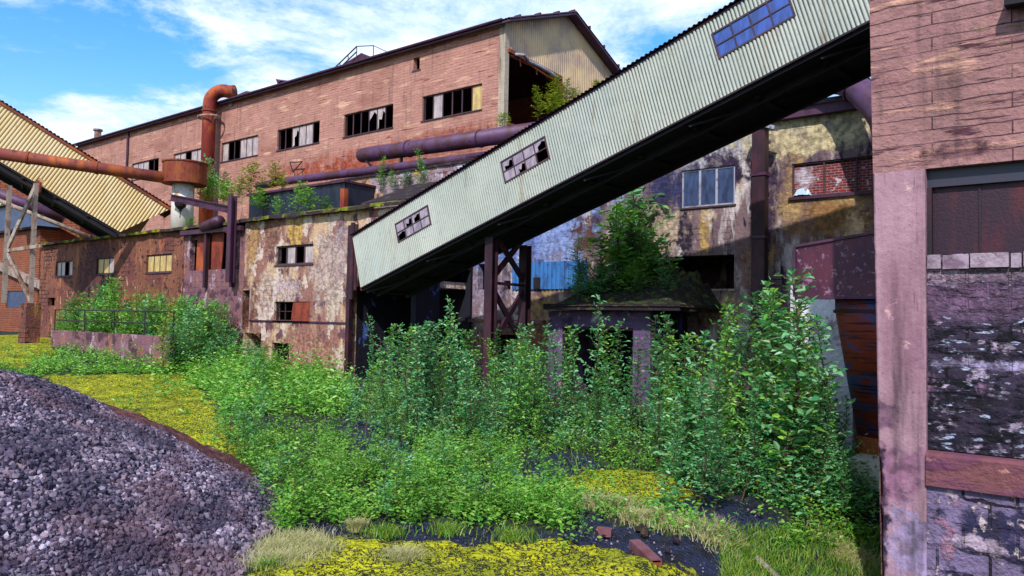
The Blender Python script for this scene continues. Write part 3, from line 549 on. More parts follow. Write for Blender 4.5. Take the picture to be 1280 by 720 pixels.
mb.corr(Fr(o, ax, up2.normalized(), (vv+nn*.17).normalized()), L+.1, 0, le, .16, .05, k=4)
o2 = A+vv*(HG+.04)-nn*(WG+.16)-ax*.1; up3 = (nn*(WG/2+.16)+vv*.22)
mb.corr(Fr(o2, ax, up3.normalized(), (vv-nn*.17).normalized()), L+.1, 0, le, .16, .05, k=4)
mb.obox(A+vv*(HG-.01)+nn*.06-ax*.08, ax*L, nn*-(WG+.1), vv*.04)
mb.build('roof', M['roofdark'], gal)
mb = MB(); mb.obox(A-ax*.05-nn*WG-vv*.1, ax*.045, nn*(WG+.02), vv*(HG+.1)); mb.build('end_plate', M['redpanel'], gal)
mb = MB(); mb.obox(A-vv*.03+nn*.005, ax*L, nn*.05, vv*.05); mb.build('bottom_trim', M['steel_dark'], gal)
for g, pm in zip(gh, ('pane', 'pane', 'blueglass')):
    window(gal, Fr(GF(g[0], g[1]), ax, vv, nn), g[2]-g[0], g[3]-g[1], g[4], pm=pm, rec=.06, t=.05, bar=.03, sill=False)
# ---- trestle
tx = P(614, 300, y=20.9)
tr = thing('gallery_trestle', (tx.x, 21.6, 0), 'dark riveted steel trestle with crossed braces holding up the pale green gallery', 'trestle')
xn, yn = P(615, 290, y=20.7).x, 20.7; yf = 22.85
def zg(x, y): 
    s_ = (Vector((x, y, 0))-A); s2 = (s_.x*ax.x+s_.y*ax.y)/(ax.x**2+ax.y**2); return A.z+ax.z*s2-.3
xf = P(657, 300, y=yf).x
MB().ibeam((xn, yn, -.1), (xn, yn, zg(xn, yn)), .34, .34, .04).build('post', M['post'], tr)
MB().ibeam((xf, yf, -.1), (xf, yf, zg(xf, yf)), .34, .34, .04).build('post', M['post'], tr)
for za, zb in ((4.4, 6.2), (2.0, 4.2)):
    for p, q in (((xn, yn, za), (xf, yf, zb)), ((xn, yn, zb), (xf, yf, za))):
        MB().beam(p, q, .1, .2).build('brace', M['post'], tr)
MB().beam((xn, yn, 4.3), (xf, yf, 4.3), .12, .1).build('strut', M['post'], tr)
for (a_, b_) in ((xn, yn), (xf, yf)):
    MB().box(a_-.4, a_+.4, b_-.4, b_+.4, -.2, .35).build('footing', M['low_purple'], tr)
# ================================================================== 4. BACK WALL
YB = 27.0; WX0, WX1, WZ = XR+.02-2.5, -1.5, 10.55
WX0 = XR+.05
bk = thing('furnace_house', (-12, YB, 0), 'tall scorched wall of purple, black and golden plaster behind the pale green gallery', 'building')
wn = rect((852, 213.5), (918.5, 255), YB); wb = rect((990, 205), (1150, 240), YB); wb = (wb[0], P(990, 247, y=YB).z, -2.6, wb[3]); od = rect((835, 321), (917.5, 361), YB)
bs = rect((642, 329), (735, 361), YB); d1 = rect((598, 330), (609, 362), YB); d2 = rect((630, 351), (638, 362), YB); d3 = (P(612, 0, y=YB).x, 0, P(660, 0, y=YB).x, P(625, 418, y=YB).z)
hs = [wn, wb, od, d1, d2, d3]
mb = MB(); mb.wall(FY(WX0, 0, YB), WX1-WX0, WZ, .35, [(h[0]-WX0, h[1], h[2]-WX0, h[3]) for h in hs])
shell(mb, WX0, WX1, YB+.35, YB+6, 0, WZ-.05); mb.build('wall', M['back'], bk)
wf = window(bk, FY(wn[0], wn[1], YB), wn[2]-wn[0], wn[3]-wn[1], 'ppp', fm='framewhite', pm='greyglass', rec=-.06, t=.07, bar=.09)
mb = MB(); mb.box(wb[0]+.003, wb[2], YB+.12, YB+.3, wb[1]+.003, wb[3]-.003); mb.build('brick_infill', M['brickred'], bk)
mb = MB()
for k in range(5): mb.box(wb[0]+k*1.05, wb[0]+k*1.05+.05, YB+.05, YB+.115, wb[1]+.03, wb[3]-.03)
mb.box(wb[0], wb[2], YB+.04, YB+.115, wb[1]+.003, wb[1]+.05); mb.box(wb[0], wb[2], YB+.04, YB+.115, wb[3]-.05, wb[3]-.003); mb.build('window_frame', M['frame'], bk)
mb = MB(); mb.box(wb[0]-.1, wb[2], YB-.1, YB-.003, wb[1]-.1, wb[1]); mb.build('sill', M['plum'], bk)
mb = MB(); mb.box(od[0]-.05, od[2]+.05, YB-.05, YB-.003, od[1]-.07, od[1]); mb.build('sill', M['grey_post'], bk)
mb = MB(); mb.corr(FY(bs[0], bs[1], YB-.03), bs[2]-bs[0], 0, bs[3]-bs[1], .22, .06); mb.build('blue_sheet', M['bluesheet'], bk)
q = rect((669, 347), (677, 361), YB); MB().box(q[0], q[2], YB-.13, YB-.1, q[1], q[3]).build('sheet_hatch', M['under'], bk)
mb = MB(); mb.box(WX0, P(690, 0, y=YB).x, YB-.25, YB-.003, P(640, 401, y=YB).z-.1, P(640, 401, y=YB).z+.05); mb.build('ledge', M['low_purple'], bk)
mb = MB(); za = P(1000, 136, y=YB).z; mb.box(-9.6, WX1, YB-.3, YB-.003, za-.35, WZ+.05); mb.build('fascia', M['plum'], bk)
MB().prism([(WX0-.2, YB-.45, WZ+.06), (WX1, YB-.45, WZ+.06), (WX1, YB+6, WZ+.7), (WX0-.2, YB+6, WZ+.7)], (0, 0, .12)).build('roof', M['roofdark'], bk)
fb = thing('plastic_sheet', (wb[0]+.3, YB-.05, wb[1]), 'crumpled pale blue plastic sheet lying on the sill of the bricked-up window', 'sheet')
mb = MB(); n_ = 9
g_ = [[(wb[0]+.05+.62*i/n_, YB-.08+.19*j/3, wb[1]+.02+.22*math.sin(math.pi*i/n_)**.35*(1 if j > 0 else .2)*(1+.4*random.uniform(-1, 1))) for j in range(4)] for i in range(n_+1)]
mb.add([p for r_ in g_ for p in r_], [(i*4+j, (i+1)*4+j, (i+1)*4+j+1, i*4+j+1) for i in range(n_) for j in range(3)]); mb.build('sheet', M['plastic'], fb)
# vertical duct
q = P(949, 250, y=26.2); dz = P(949, 156, y=26.2).z
vd = thing('vertical_duct', (q.x, 26.2, 0), 'dark maroon square duct down the scorched wall right of its glazed window', 'duct')
MB().box(q.x-.2, q.x+.26, 26.0, 26.4, -.1, dz).build('duct', M['post'], vd)
for zz in (3.6, 6., 8.2): MB().box(q.x-.25, q.x+.31, 25.96, 26.45, zz, zz+.1).build('collar', M['plum'], vd)
MB().obox(Vector((q.x-.35, 25.9, dz+.05)), Vector((.95, 0, -.35)), Vector((0, .4, 0)), Vector((.03, 0, .12))).build('bracket', M['framewhite'], vd)
# elbow duct top right
pts = [P(1010, 112, y=26.8), P(1030, 103, y=26.5), P(1052, 102, y=26.2), P(1070, 110, y=25.8), P(1087, 126, y=25.4), P(1105, 150, y=25.), P(1112, 190, y=24.8)]
ed = thing('curved_duct', pts[3], 'thick plum duct bending down over the top of the scorched wall', 'duct')
sm = []
for i in range(len(pts)-1):
    for t_ in (0, .5): 
        p_ = pts[max(i-1, 0)]; a_, b_, n2 = pts[i], pts[i+1], pts[min(i+2, len(pts)-1)]
        sm.append(a_*(1-t_)+b_*t_ + ((a_-p_)-(n2-b_))*(.125*t_))
sm.append(pts[-1]); MB().tube(sm, .43, 20).build('pipe', M['plumpipe'], ed, True)
MB().tube([sm[6], sm[6]+(sm[7]-sm[6]).normalized()*.1], .48, 20).build('flange', M['plum'], ed)
# porch
YP = 24.0; pr = rect((686, 388), (812, 500), YP); po = rect((703, 409), (790, 520), YP); PX0, PX1, PZ = pr[0], pr[2], pr[3]
po_z = P(745, 409, y=YP).z
ph = thing('porch', ((PX0+PX1)/2, YP, 0), 'violet block porch with a black doorway under a thick mossy overhanging roof', 'porch')
mb = MB(); mb.wall(FY(PX0, -.1, YP), PX1-PX0, PZ+.1, .25, [(po[0]-PX0, -.01, po[2]-PX0, po_z+.1)]); mb.box(PX0, PX0+.25, YP+.25, YB-.01, -.1, PZ); mb.build('wall', M['porch'], ph); MB().box(PX1-.25, PX1-.003, YP+.252, YB-.01, -.1, PZ-.001).build('side_wall', M['deep'], ph)  # porch side face painted dark to stand for its shade
MB().box(PX0+.25, PX1-.25, YB-.2, YB-.1, -.1, PZ-.01).build('painted_shade_panel', M['under'], ph)  # black panel painting the unlit porch interior behind the doorway
mb = MB(); mb.box(po[0], po[0]+.12, YP+.05, YP+.2, 0, po_z); mb.box(po[0]+.12, po[2], YP+.05, YP+.2, po_z-.1, po_z-.002); mb.build('door_frame', M['steel_dark'], ph)
# mossy roof: overhanging slab with a bumpy mound of soil
rx0, rx1 = P(679, 380, y=YP-.7).x, P(850, 380, y=YP-.7).x
mb = MB(); mb.box(rx0, rx1, YP-.7, YB-.02, PZ+.02, PZ+.24); rs_ = mb.build('roof', M['slag'], ph)
nx, ny = 60, 24; V = []; 
for i in range(nx+1):
    for j in range(ny+1):
        u, v = i/nx, j/ny; e_ = min(1, 6*u, 6*(1-u), 5*v+.05); 
        hh = (.28+1.1*smooth(0, .9, v)*(1-.55*abs(u-.6)))*e_*float(smooth(0, .45, min(u*1.6+.2, 1)))
        V.append((rx0-.04+(rx1-rx0+.08)*u+.05*cheap(u*30, v*9), YP-.76+(YB-.05-YP+.76)*v, PZ+.15+float(hh)*(1+.25*float(cheap(u*40, v*20)))))
mb = MB(); mb.add(V, [(i*(ny+1)+j, (i+1)*(ny+1)+j, (i+1)*(ny+1)+j+1, i*(ny+1)+j+1) for i in range(nx) for j in range(ny)]); mb.build('moss_mound', M['mossdark'], rs_, True)
# dark side shelter right of the porch
# white pier, tank, hopper
p = P(988, 372, y=19.2); q = P(1052, 372, y=19.2)
wp = tag(MB().box(p.x, q.x+.25, 19.2, 19.6, -.1, 4.2).build('rendered_pier', M['white_pl']), 'whitewashed wall piece behind the leafy thicket, below the maroon tank', 'wall')
YT = 15.6; ta, tb, tc = P(995, 309, y=YT), P(1088, 293, y=YT), P(995, 371, y=YT)
tk = thing('tank', (ta.x+.8, YT, 2.3), 'flaking maroon steel bin with a slanted top beside the right-hand building', 'tank')
xr = -2.75; zr = ta.z+(tb.z-ta.z)*(xr-ta.x)/(tb.x-ta.x)
MB().prism([(ta.x, YT, tc.z), (xr, YT, tc.z), (xr, YT, zr), (ta.x, YT, ta.z)], (0, 1.6, 0)).build('bin', M['tank'], tk)
mb = MB(); mb.beam((ta.x, YT-.02, ta.z+.02), (xr, YT-.02, zr+.02), .05, .05); mb.beam((ta.x-.02, YT-.02, tc.z), (ta.x-.02, YT-.02, ta.z), .05); mb.beam((ta.x, YT-.02, tc.z-.02), (xr, YT-.02, tc.z-.02), .05); mb.build('edge_angle', M['plum'], tk)
def hoppermat():
    m = NT('blue_and_rust_cone'); col = m.mix(m.noise(1.2, .42, .56, (.7, .7, 2.2), 4), hexc('3c4c84'), hexc('8a3420'))
    col = m.mix(m.noise(5., .55, .62, (.2, .2, 5), 7), col, hexc('2c1c2c')); col = m.mix(m.noise(2., .58, .66, (.3, .3, 3), 9), col, hexc('a84424'))
    return m.bsdf(col, .5, .2, m.noise(20., .2, .8, (.2, .2, 3)), .4, .02)
M['hopper'] = hoppermat()
ca = P(1043, 374, y=YT+.1); cb = P(1072, 560, y=YT+.1)
hz0 = max(cb.z, .62); xm = ca.x+1.05
hp = thing('hopper', (xm, YT+.9, .6), 'blue and rust streaked cone hopper hanging under the maroon bin', 'hopper')
xl = P(1043, 374, y=YT+1.).x; rt = 1.0; xm = xl+rt; r_b = max(.25, xm-P(1071, 535, y=YT+1.).x); hz0 = P(1071, 545, y=YT+1.).z
MB().tube([(xm, YT+1.15, tc.z-.01), (xm, YT+1.15, tc.z-.25), (xm, YT+1.1, hz0)], [rt, rt, r_b], 36).build('cone', M['hopper'], hp, True)
for zz, rr_ in ((tc.z-.3, rt+.03),): MB().tube([(xm, YT+1.15, zz), (xm, YT+1.15, zz+.06)], rr_, 36).build('ring', M['steel_dark'], hp)
mb = MB(); mb.tube([(xm, YT+1.1, .3), (xm, YT+1.1, hz0+.05)], r_b+.04, 18); mb.build('outlet', M['stack'], hp)
pb_ = P(1062, 570, y=YT-.1); pc_ = P(1100, 611, y=YT-.1)
tag(MB().box(pb_.x, -2.62, YT-.1, YT+1.9, -.2, .5).build('hopper_plinth', M['whitecyl']), 'white-painted concrete plinth under the streaked hopper beside the right-hand building', 'plinth')
# ================================================================== 5. RIGHT BUILDING
YR = 12.0; RX0, RX1 = -2.72, 9.; xp = P(1157, 300, y=YR).x
rb = thing('brick_building', (-1, YR, 0), 'pink block building with concrete corner pier and dark steel-filled window at the right', 'building')
rx = lambda z: -2.58-.018*z
zw0, zw1 = P(1157, 318, y=YR).z, P(1157, 211, y=YR).z
mb = MB(); zt_ = 11.
mb.add([(rx(zw1), YR, zw1), (RX1, YR, zw1), (RX1, YR, zt_), (rx(zt_), YR, zt_), (rx(zw1), YR+.3, zw1), (RX1, YR+.3, zw1)], [(0, 1, 2, 3), (4, 5, 1, 0)])
mb.add([(rx(-1.6), YR, -1.6), (rx(zt_), YR, zt_), (rx(zt_), 28, zt_), (rx(-1.6), 28, -1.6)], [(0, 1, 2, 3)])
mb.add([(RX1, YR, -.3), (RX1, YR, zt_), (RX1, 28, zt_), (RX1, 28, -.3)], [(3, 2, 1, 0)]); mb.add([(rx(zt_), YR, zt_), (RX1, YR, zt_), (RX1, 28, zt_), (rx(zt_), 28, zt_)], [(0, 1, 2, 3)])
mb.add([(rx(0), 28, -.3), (RX1, 28, -.3), (RX1, 28, zt_), (rx(zt_), 28, zt_)], [(3, 2, 1, 0)])
mb.build('wall', M['right_brick'], rb)
# pier: slightly rough edges
mb = MB(); n_ = 40; vs = []; rs = random.Random(3)
for i in range(n_+1):
    z = -1.6+(zw1+1.6)*i/n_; j = rs.uniform(0, .035)*(1.6 if z < 1.2 else .35); vs += [(rx(z)+j, YR-.004, z), (rx(z)+j+.02, YR-.02, z), (xp-.02-rs.uniform(0, .01), YR-.02, z), (xp, YR-.004, z), (xp, YR+.35, z), (rx(z)+j, YR+.3, z)]
fs = []
for i in range(n_):
    a = i*6; b = a+6
    for k in range(5): fs.append((a+k, a+k+1, b+k+1, b+k))
    fs.append((a+5, a, b, b+5))
mb.add(vs, fs); mb.build('corner_pier', M['right_pier'], rb)
zl1, zl0 = P(1160, 562, y=YR).z, P(1160, 606, y=YR).z
mb = MB(); mb.box(xp, RX1, YR+.1, YR+.4, zl1, zw0); mb.build('block_infill', M['right_blocks'], rb)
mb = MB(); mb.box(xp, RX1, YR+.02, YR+.4, -1.6, zl0); mb.build('base_wall', M['right_low'], rb)
mb = MB(); mb.prism([(xp-.0, YR-.06, zl0), (xp, YR+.4, zl0), (xp, YR+.4, zl1+.01), (xp, YR-.03, zl1-.03), (xp, YR-.06, zl1-.07)], (RX1-xp, 0, 0)); mb.build('ledge', M['ledge'], rb)
for i, (a, b) in enumerate(((0, .18), (.195, .52), (.53, .98), (.995, 1.12), (1.135, 1.7), (1.72, 2.3), (2.32, 3.1))):   # pale capping blocks below the window, uneven
    MB().box(xp+.01+a, xp+b, YR+.04-.012*(i % 3), YR+.13, zw0-.2-.01*(i % 2), zw0-.005-.012*(i % 2)).build('sill_block', M['capstone'], rb)
mb = MB(); mb.box(xp, RX1, YR+.22, YR+.28, zw0, zw1-.25); mb.build('steel_infill', M['darkpanel'], rb)
mb = MB(); mb.box(xp, RX1, YR+.14, YR+.27, zw1-.25, zw1-.002); mb.build('window_header', M['header'], rb)
mb = MB()
for k in range(1, 6): mb.box(xp+k*.62, xp+k*.62+.03, YR+.2, YR+.218, zw0, zw1-.26)
mb.box(xp, xp+.06, YR+.1, YR+.218, zw0, zw1-.255); mb.build('window_frame', M['steel_dark'], rb)
q = P(1262, -4, y=YR-.5)
la = thing('wall_canopy', (q.x, YR-.5, q.z), 'black metal canopy edge jutting from the top of the pink block wall', 'canopy')
mb = MB(); mb.prism([(q.x-.08, YR-.3, q.z-.02), (q.x+1.6, YR-.3, q.z-.1), (q.x+1.6, YR-.3, q.z+.06), (q.x-.08, YR-.3, q.z+.1)], (0, .298, .05)); mb.build('canopy_sheet', M['under'], la)
mb = MB(); mb.beam((q.x+.2, YR-.25, q.z), (q.x+.2, YR-.01, q.z-.2), .04); mb.build('bracket', M['steel_dark'], la); mb = MB(); mb.beam((q.x+1.3, YR-.25, q.z), (q.x+1.3, YR-.01, q.z-.2), .04); mb.build('bracket', M['steel_dark'], la)
# ================================================================== 6. FAR LEFT: YELLOW GALLERY, TRESTLE, PIPES
A2 = P(-60, 166, d=44.); B2 = P(150, 290, d=48.5)
ax2 = (B2-A2).normalized(); n2 = Vector((ax2.y, -ax2.x, 0)).normalized()
if n2.dot(FW) > 0: n2 = -n2
v2 = n2.cross(ax2); v2 = v2 if v2.z > 0 else -v2
F2 = Fr(A2, ax2, v2, n2)
def on2(px, py):
    v = FW+RT*((px-640)/FOC)-UP*((py-360)/FOC); t = (A2-EYE).dot(n2)/v.dot(n2); q = EYE+v*t-A2; return q.dot(ax2), q.dot(v2)
uB = (B2-A2).length; uE, vE = on2(212, 264); H2 = (on2(0, 128)[1]+on2(120, 200)[1])/2; print('yel', on2(0, 128), on2(120, 200), on2(212, 264), uB)
yg = thing('yellow_gallery', A2, 'inclined conveyor gallery clad in yellow corrugated sheet, coming down from the left edge', 'conveyor gallery')
uc0, vc0 = on2(50, 225)
L2 = uE+.1
def lo2(u):
    if u < uB: return 0.
    return H2*(u-uB)/(uE-uB)
mb = MB(); mb.corr(F2, L2, lo2, H2, .19, .05, holes=[(on2(50, 226)[0]-.12, -.1, on2(50, 226)[0]+.25, .35)]); mb.build('side_cladding', M['yel'], yg)
mb = MB(); W2 = 5.0; mb.obox(A2-n2*W2-v2*.14, ax2*uB, n2*(W2-.03), v2*.12)
mb.ibeam(A2-n2*.15-v2*.28, A2-n2*.15-v2*.28+ax2*uB, .18, .3, up=v2); mb.ibeam(A2-n2*(W2-.15)-v2*.28, A2-n2*(W2-.15)-v2*.28+ax2*uB, .18, .3, up=v2)
for i in range(8): s_ = A2+ax2*(i*2.+.1); mb.beam(s_-nn*.05-v2*.2, s_-n2*W2-v2*.2, .1, .14, up=ax2)
mb.build('floor', M['under'], yg)
MB().obox(A2-n2*W2, ax2*(uE-.5), n2*.04, v2*(H2-.05)).build('rear_cladding', M['yel'], yg)
mb = MB(); mb.corr(Fr(A2+v2*(H2+.02)+n2*.2, ax2, -n2, v2), L2+.2, 0, W2+.4, .24, .07, k=4); mb.build('roof', M['rust'], yg)
MB().obox(A2+v2*(H2-.16)+n2*.065, ax2*L2, n2*.06, v2*.14).build('eaves_board', M['rustpipe'], yg)
# rust pipe, drum, white cylinder
a = P(-40, 186.5, d=42.5); b = P(212, 223, d=45.6)
rp_ = thing('rust_pipe', a, 'long straight rust-brown pipe crossing in front of the yellow gallery to the round drum', 'pipe')
MB().tube([a, a.lerp(b, .5), b], .34, 20).build('pipe', M['rustpipe'], rp_, True)
for t_ in (.28, .62): q = a.lerp(b, t_); MB().tube([q, q+(b-a).normalized()*.1], .39, 20).build('flange', M['rust'], rp_)
c0 = P(231, 218, d=46.2); 
dm = thing('drum', c0, 'round brown steel drum sitting on top of the white cylinder', 'drum')
MB().tube([c0+Vector((0, 0, -.62)), c0+Vector((0, 0, .62))], 1.26, 36).build('shell', M['rust'], dm, False)
MB().tube([c0+Vector((0, 0, .62)), c0+Vector((0, 0, .7))], 1.31, 36).build('rim', M['rust'], dm, False)
wc = thing('white_cylinder', (c0.x, c0.y, 8), 'white-painted steel cylinder standing on the mossy roof under the brown drum', 'cylinder')
cz = c0.z-.63; wx = P(228.5, 250, d=46.2)
MB().tube([(wx.x, wx.y, RZ-.2), (wx.x, wx.y, cz)], .64, 30).build('shell', M['whitecyl'], wc, True)
a = P(214, 247, d=45.2); b = P(287, 262, d=42.8)
bm = thing('jib_beam', a, 'brown steel beam with a pulley reaching from the white cylinder to the tall post', 'beam')
MB().ibeam(a, b, .3, .42, .05, up=(0, 0, 1)).build('beam', M['plum'], bm)
q = a.lerp(b, .17)+Vector((0, 0, -.4)); mb = MB(); mb.tube([q+Vector((0, 0, .2)), q, q+Vector((0, 0, -.2)), q+Vector((0, 0, -.3))], [.35, .3, .1, .08], 12); mb.tube([q+Vector((0, 0, -.3)), q+Vector((0, 0, -.7))], .03, 6); mb.build('pulley', M['steel_dark'], bm)
q = P(291, 245, y=22.5); q2 = P(291, 346, y=22.5)
tag(MB().ibeam((q.x, 22.5, q2.z-.3), (q.x, 22.5, q.z), .34, .34, .05).build('tall_post', M['plum']), 'tall purple-brown steel post in front of the annex with red panels', 'post')
# trestle left
tl = thing('yellow_gallery_trestle', P(28, 380, y=18.), 'pale grey steel trestle with crossed bracing under the yellow gallery', 'trestle')
def gz(x, y): return ghgt(x, y)
pts = {}
for nm, (px_, pt, pb2, Y) in {'a': (45, 229, 380, 18.), 'b': (12, 232, 375, 17.2)}.items():
    t_ = P(px_, pt, y=Y); o_ = P(px_-1, pb2, y=Y); MB().ibeam((t_.x, Y, o_.z-.2), (t_.x, Y, t_.z), .22, .22, .03, up=(1, 0, 0)).build('post', M['grey_post'], tl); pts[nm] = (t_.x, Y, o_.z, t_.z)
(xa, ya, za, zta), (xb, yb, zb_, ztb) = pts['a'], pts['b']
zmid = P(12, 313, y=17.2).z
for p, q in (((xb, yb, zmid), (xa, ya, P(43, 232, y=18).z)), ((xb, yb, zmid), (xa, ya, P(43, 376, y=18).z)), ((xb, yb, zmid), (xa+1.2, ya, P(55, 307, y=18).z))):
    MB().beam(p, q, .14, .2).build('brace', M['grey_post'], tl)
q = P(45, 379, y=18); MB().box(xa-.5, xa+.5, 17.6, 18.4, -.5, q.z).build('footing', M['left'], tl)
q = P(32, 224, y=18.4); MB().prism([(xa-1.4, 18.3, zta+.6), (xa-.2, 18.3, zta+.1), (xa-.3, 18.3, zta-.5), (xa-1.4, 18.3, zta-.5)], (0, .1, 0)).build('gusset', M['redpanel'], tl)
# sloped pipes far left
for (a, b, r_, m_, lb) in (((-30, 229, 58), (80, 273, 60), .42, 'plumpipe', 'mauve pipe sloping down below the yellow gallery at the far left'),
                          ((-30, 236, 57), (112, 296, 59), .17, 'grey_post', 'thin grey beam sloping below the mauve pipe at the far left')):
    p, q = P(a[0], a[1]+3, d=a[2]), P(b[0], b[1], d=b[2]); tg = tag(MB().tube([p, q], r_, 14).build('sloping_pipe', M[m_], None, True), lb, 'pipe')
p, q = P(-30, 205, d=64), P(100, 276, d=66)
og = thing('orange_conveyor', q, 'orange-brown enclosed conveyor sloping down behind the grey trestle', 'conveyor')
d_ = (q-p); MB().obox(p-Vector((0, 0, 1.5)), d_, f0*2, Vector((0, 0, 3.))).build('casing', M['orange'], og)
MB().obox(p+Vector((0, 0, 1.5)), d_, f0*2.2, Vector((0, 0, .15))).build('roof', M['rust'], og)
# far sheds
a = P(-80, 292, y=27); b = P(50, 300, y=27); 
fs_ = thing('far_shed', ((a.x+b.x)/2, 27, .8), 'small brick shed with a dark blue door behind the grey trestle', 'shed')
zz = P(5, 292, y=27).z; dd = rect((8, 364), (31, 385), 27)
mb = MB(); mb.wall(FY(a.x, .3, 27), b.x-a.x, zz-.3, .3, [(dd[0]-a.x, dd[1]-.3, dd[2]-a.x, dd[3]-.3)]); shell(mb, a.x, b.x, 27.3, 33, .3, zz); mb.build('wall', M['orange'], fs_)
MB().box(dd[0], dd[2], 27.1, 27.15, dd[1], dd[3]).build('door', M['greyglass'], fs_)
MB().box(a.x-.3, b.x+.3, 26.6, 33.4, zz+.004, zz+.2).build('roof', M['slag'], fs_)
p = P(16, 335, y=26.6); q = P(50, 352, y=26.6); mb = MB(); mb.beam(P(-10, 328, y=26.7), P(55, 358, y=26.7), .5, .6); mb.build('lean_boards', M['grey_post'], fs_)
a = P(-80, 262, y=36); b = P(118, 262, y=36)
fh = thing('dark_roofed_store', ((a.x+b.x)/2, 36, .8), 'dark blue-grey store with a mossy sloping roof far behind the grey trestle', 'shed')
MB().box(a.x, b.x, 37, 44, .3, a.z-1.2).build('wall', M['greyglass'], fh); MB().prism([(a.x, 36.5, a.z-1.3), (b.x, 36.5, a.z-1.3), (b.x, 44, a.z+.6), (a.x, 44, a.z+.6)], (0, 0, .25)).build('roof', M['moss'], fh)
# parapet and handrail
Yp = 17.6; a = P(64, 416, y=Yp); b = P(214, 417, y=Yp); zb_ = P(64, 436, y=Yp).z
pw = tag(MB().box(a.x, b.x, Yp, Yp+.35, -.2, (a.z+b.z)/2).build('low_wall', M['low_purple']), 'low mauve concrete parapet under the thin railing on the left', 'wall')
rl = thing('handrail', (a.x, Yp, a.z), 'thin dark two-bar railing standing on the low parapet on the left', 'railing')
zt_ = (P(64, 388, y=Yp).z+P(200, 388, y=Yp).z)/2; zw_ = (a.z+b.z)/2
for fr_ in (1., .5): MB().tube([(a.x, Yp+.15, zw_+(zt_-zw_)*fr_), (b.x, Yp+.15, zw_+(zt_-zw_)*fr_)], .035, 8).build('bar', M['rail'], rl)
for px_ in (65, 102, 139, 177, 213): x_ = P(px_, 400, y=Yp).x; MB().tube([(x_, Yp+.15, zw_), (x_, Yp+.15, zt_)], .035, 8).build('post', M['rail'], rl)
# ================================================================== 7. GROUND
def poly_world(pts): return np.array([G(*p)[:2] for p in pts])
def inpoly(px, py, poly):
    c = np.zeros(px.shape, bool); n = len(poly)
    for i in range(n):
        x1, y1 = poly[i]; x2, y2 = poly[(i+1) % n]
        cond = ((y1 > py) != (y2 > py)) & (px < (x2-x1)*(py-y1)/((y2-y1) if y2 != y1 else 1e-9)+x1); c ^= cond
    return c
MOSS = [[(300, 740), (345, 695), (400, 677), (470, 674), (560, 681), (640, 679), (700, 679), (760, 688), (830, 704), (890, 724), (900, 800), (300, 800)],
        [(700, 600), (730, 590), (800, 588), (850, 600), (870, 625), (820, 632), (760, 628)], [(55, 470), (230, 468), (300, 540), (305, 590), (250, 600), (160, 520), (80, 495)],
        [(-60, 422), (62, 417), (70, 440), (30, 462), (-60, 452)]]
MUD = [[(345, 655), (450, 652), (560, 655), (650, 664), (700, 668), (735, 640), (760, 650), (850, 672), (905, 690), (960, 705), (1010, 740), (900, 740), (830, 704), (760, 688), (700, 679), (560, 681), (400, 678)],
       [(420, 530), (470, 525), (520, 560), (520, 600), (450, 585)], [(640, 570), (720, 560), (760, 590), (700, 610), (650, 600)], [(860, 620), (930, 620), (990, 650), (960, 690), (890, 665)]]
def zones(x, y):
    wx = x+.22*cheap(x, y, 2.3)+.1*cheap(x, y, 7.1); wy = y+.22*cheap(y, x, 2.7)+.1*cheap(y, x, 6.3)
    a, b, _ = to_px(wx, wy, ghgt(wx, wy)); ok = _ > 1
    mo = np.zeros(x.shape, bool); mu = np.zeros(x.shape, bool)
    for p in MOSS: mo |= inpoly(a, b, p)
    for p in MUD: mu |= inpoly(a, b, p)
    return mo & ok, mu & ok
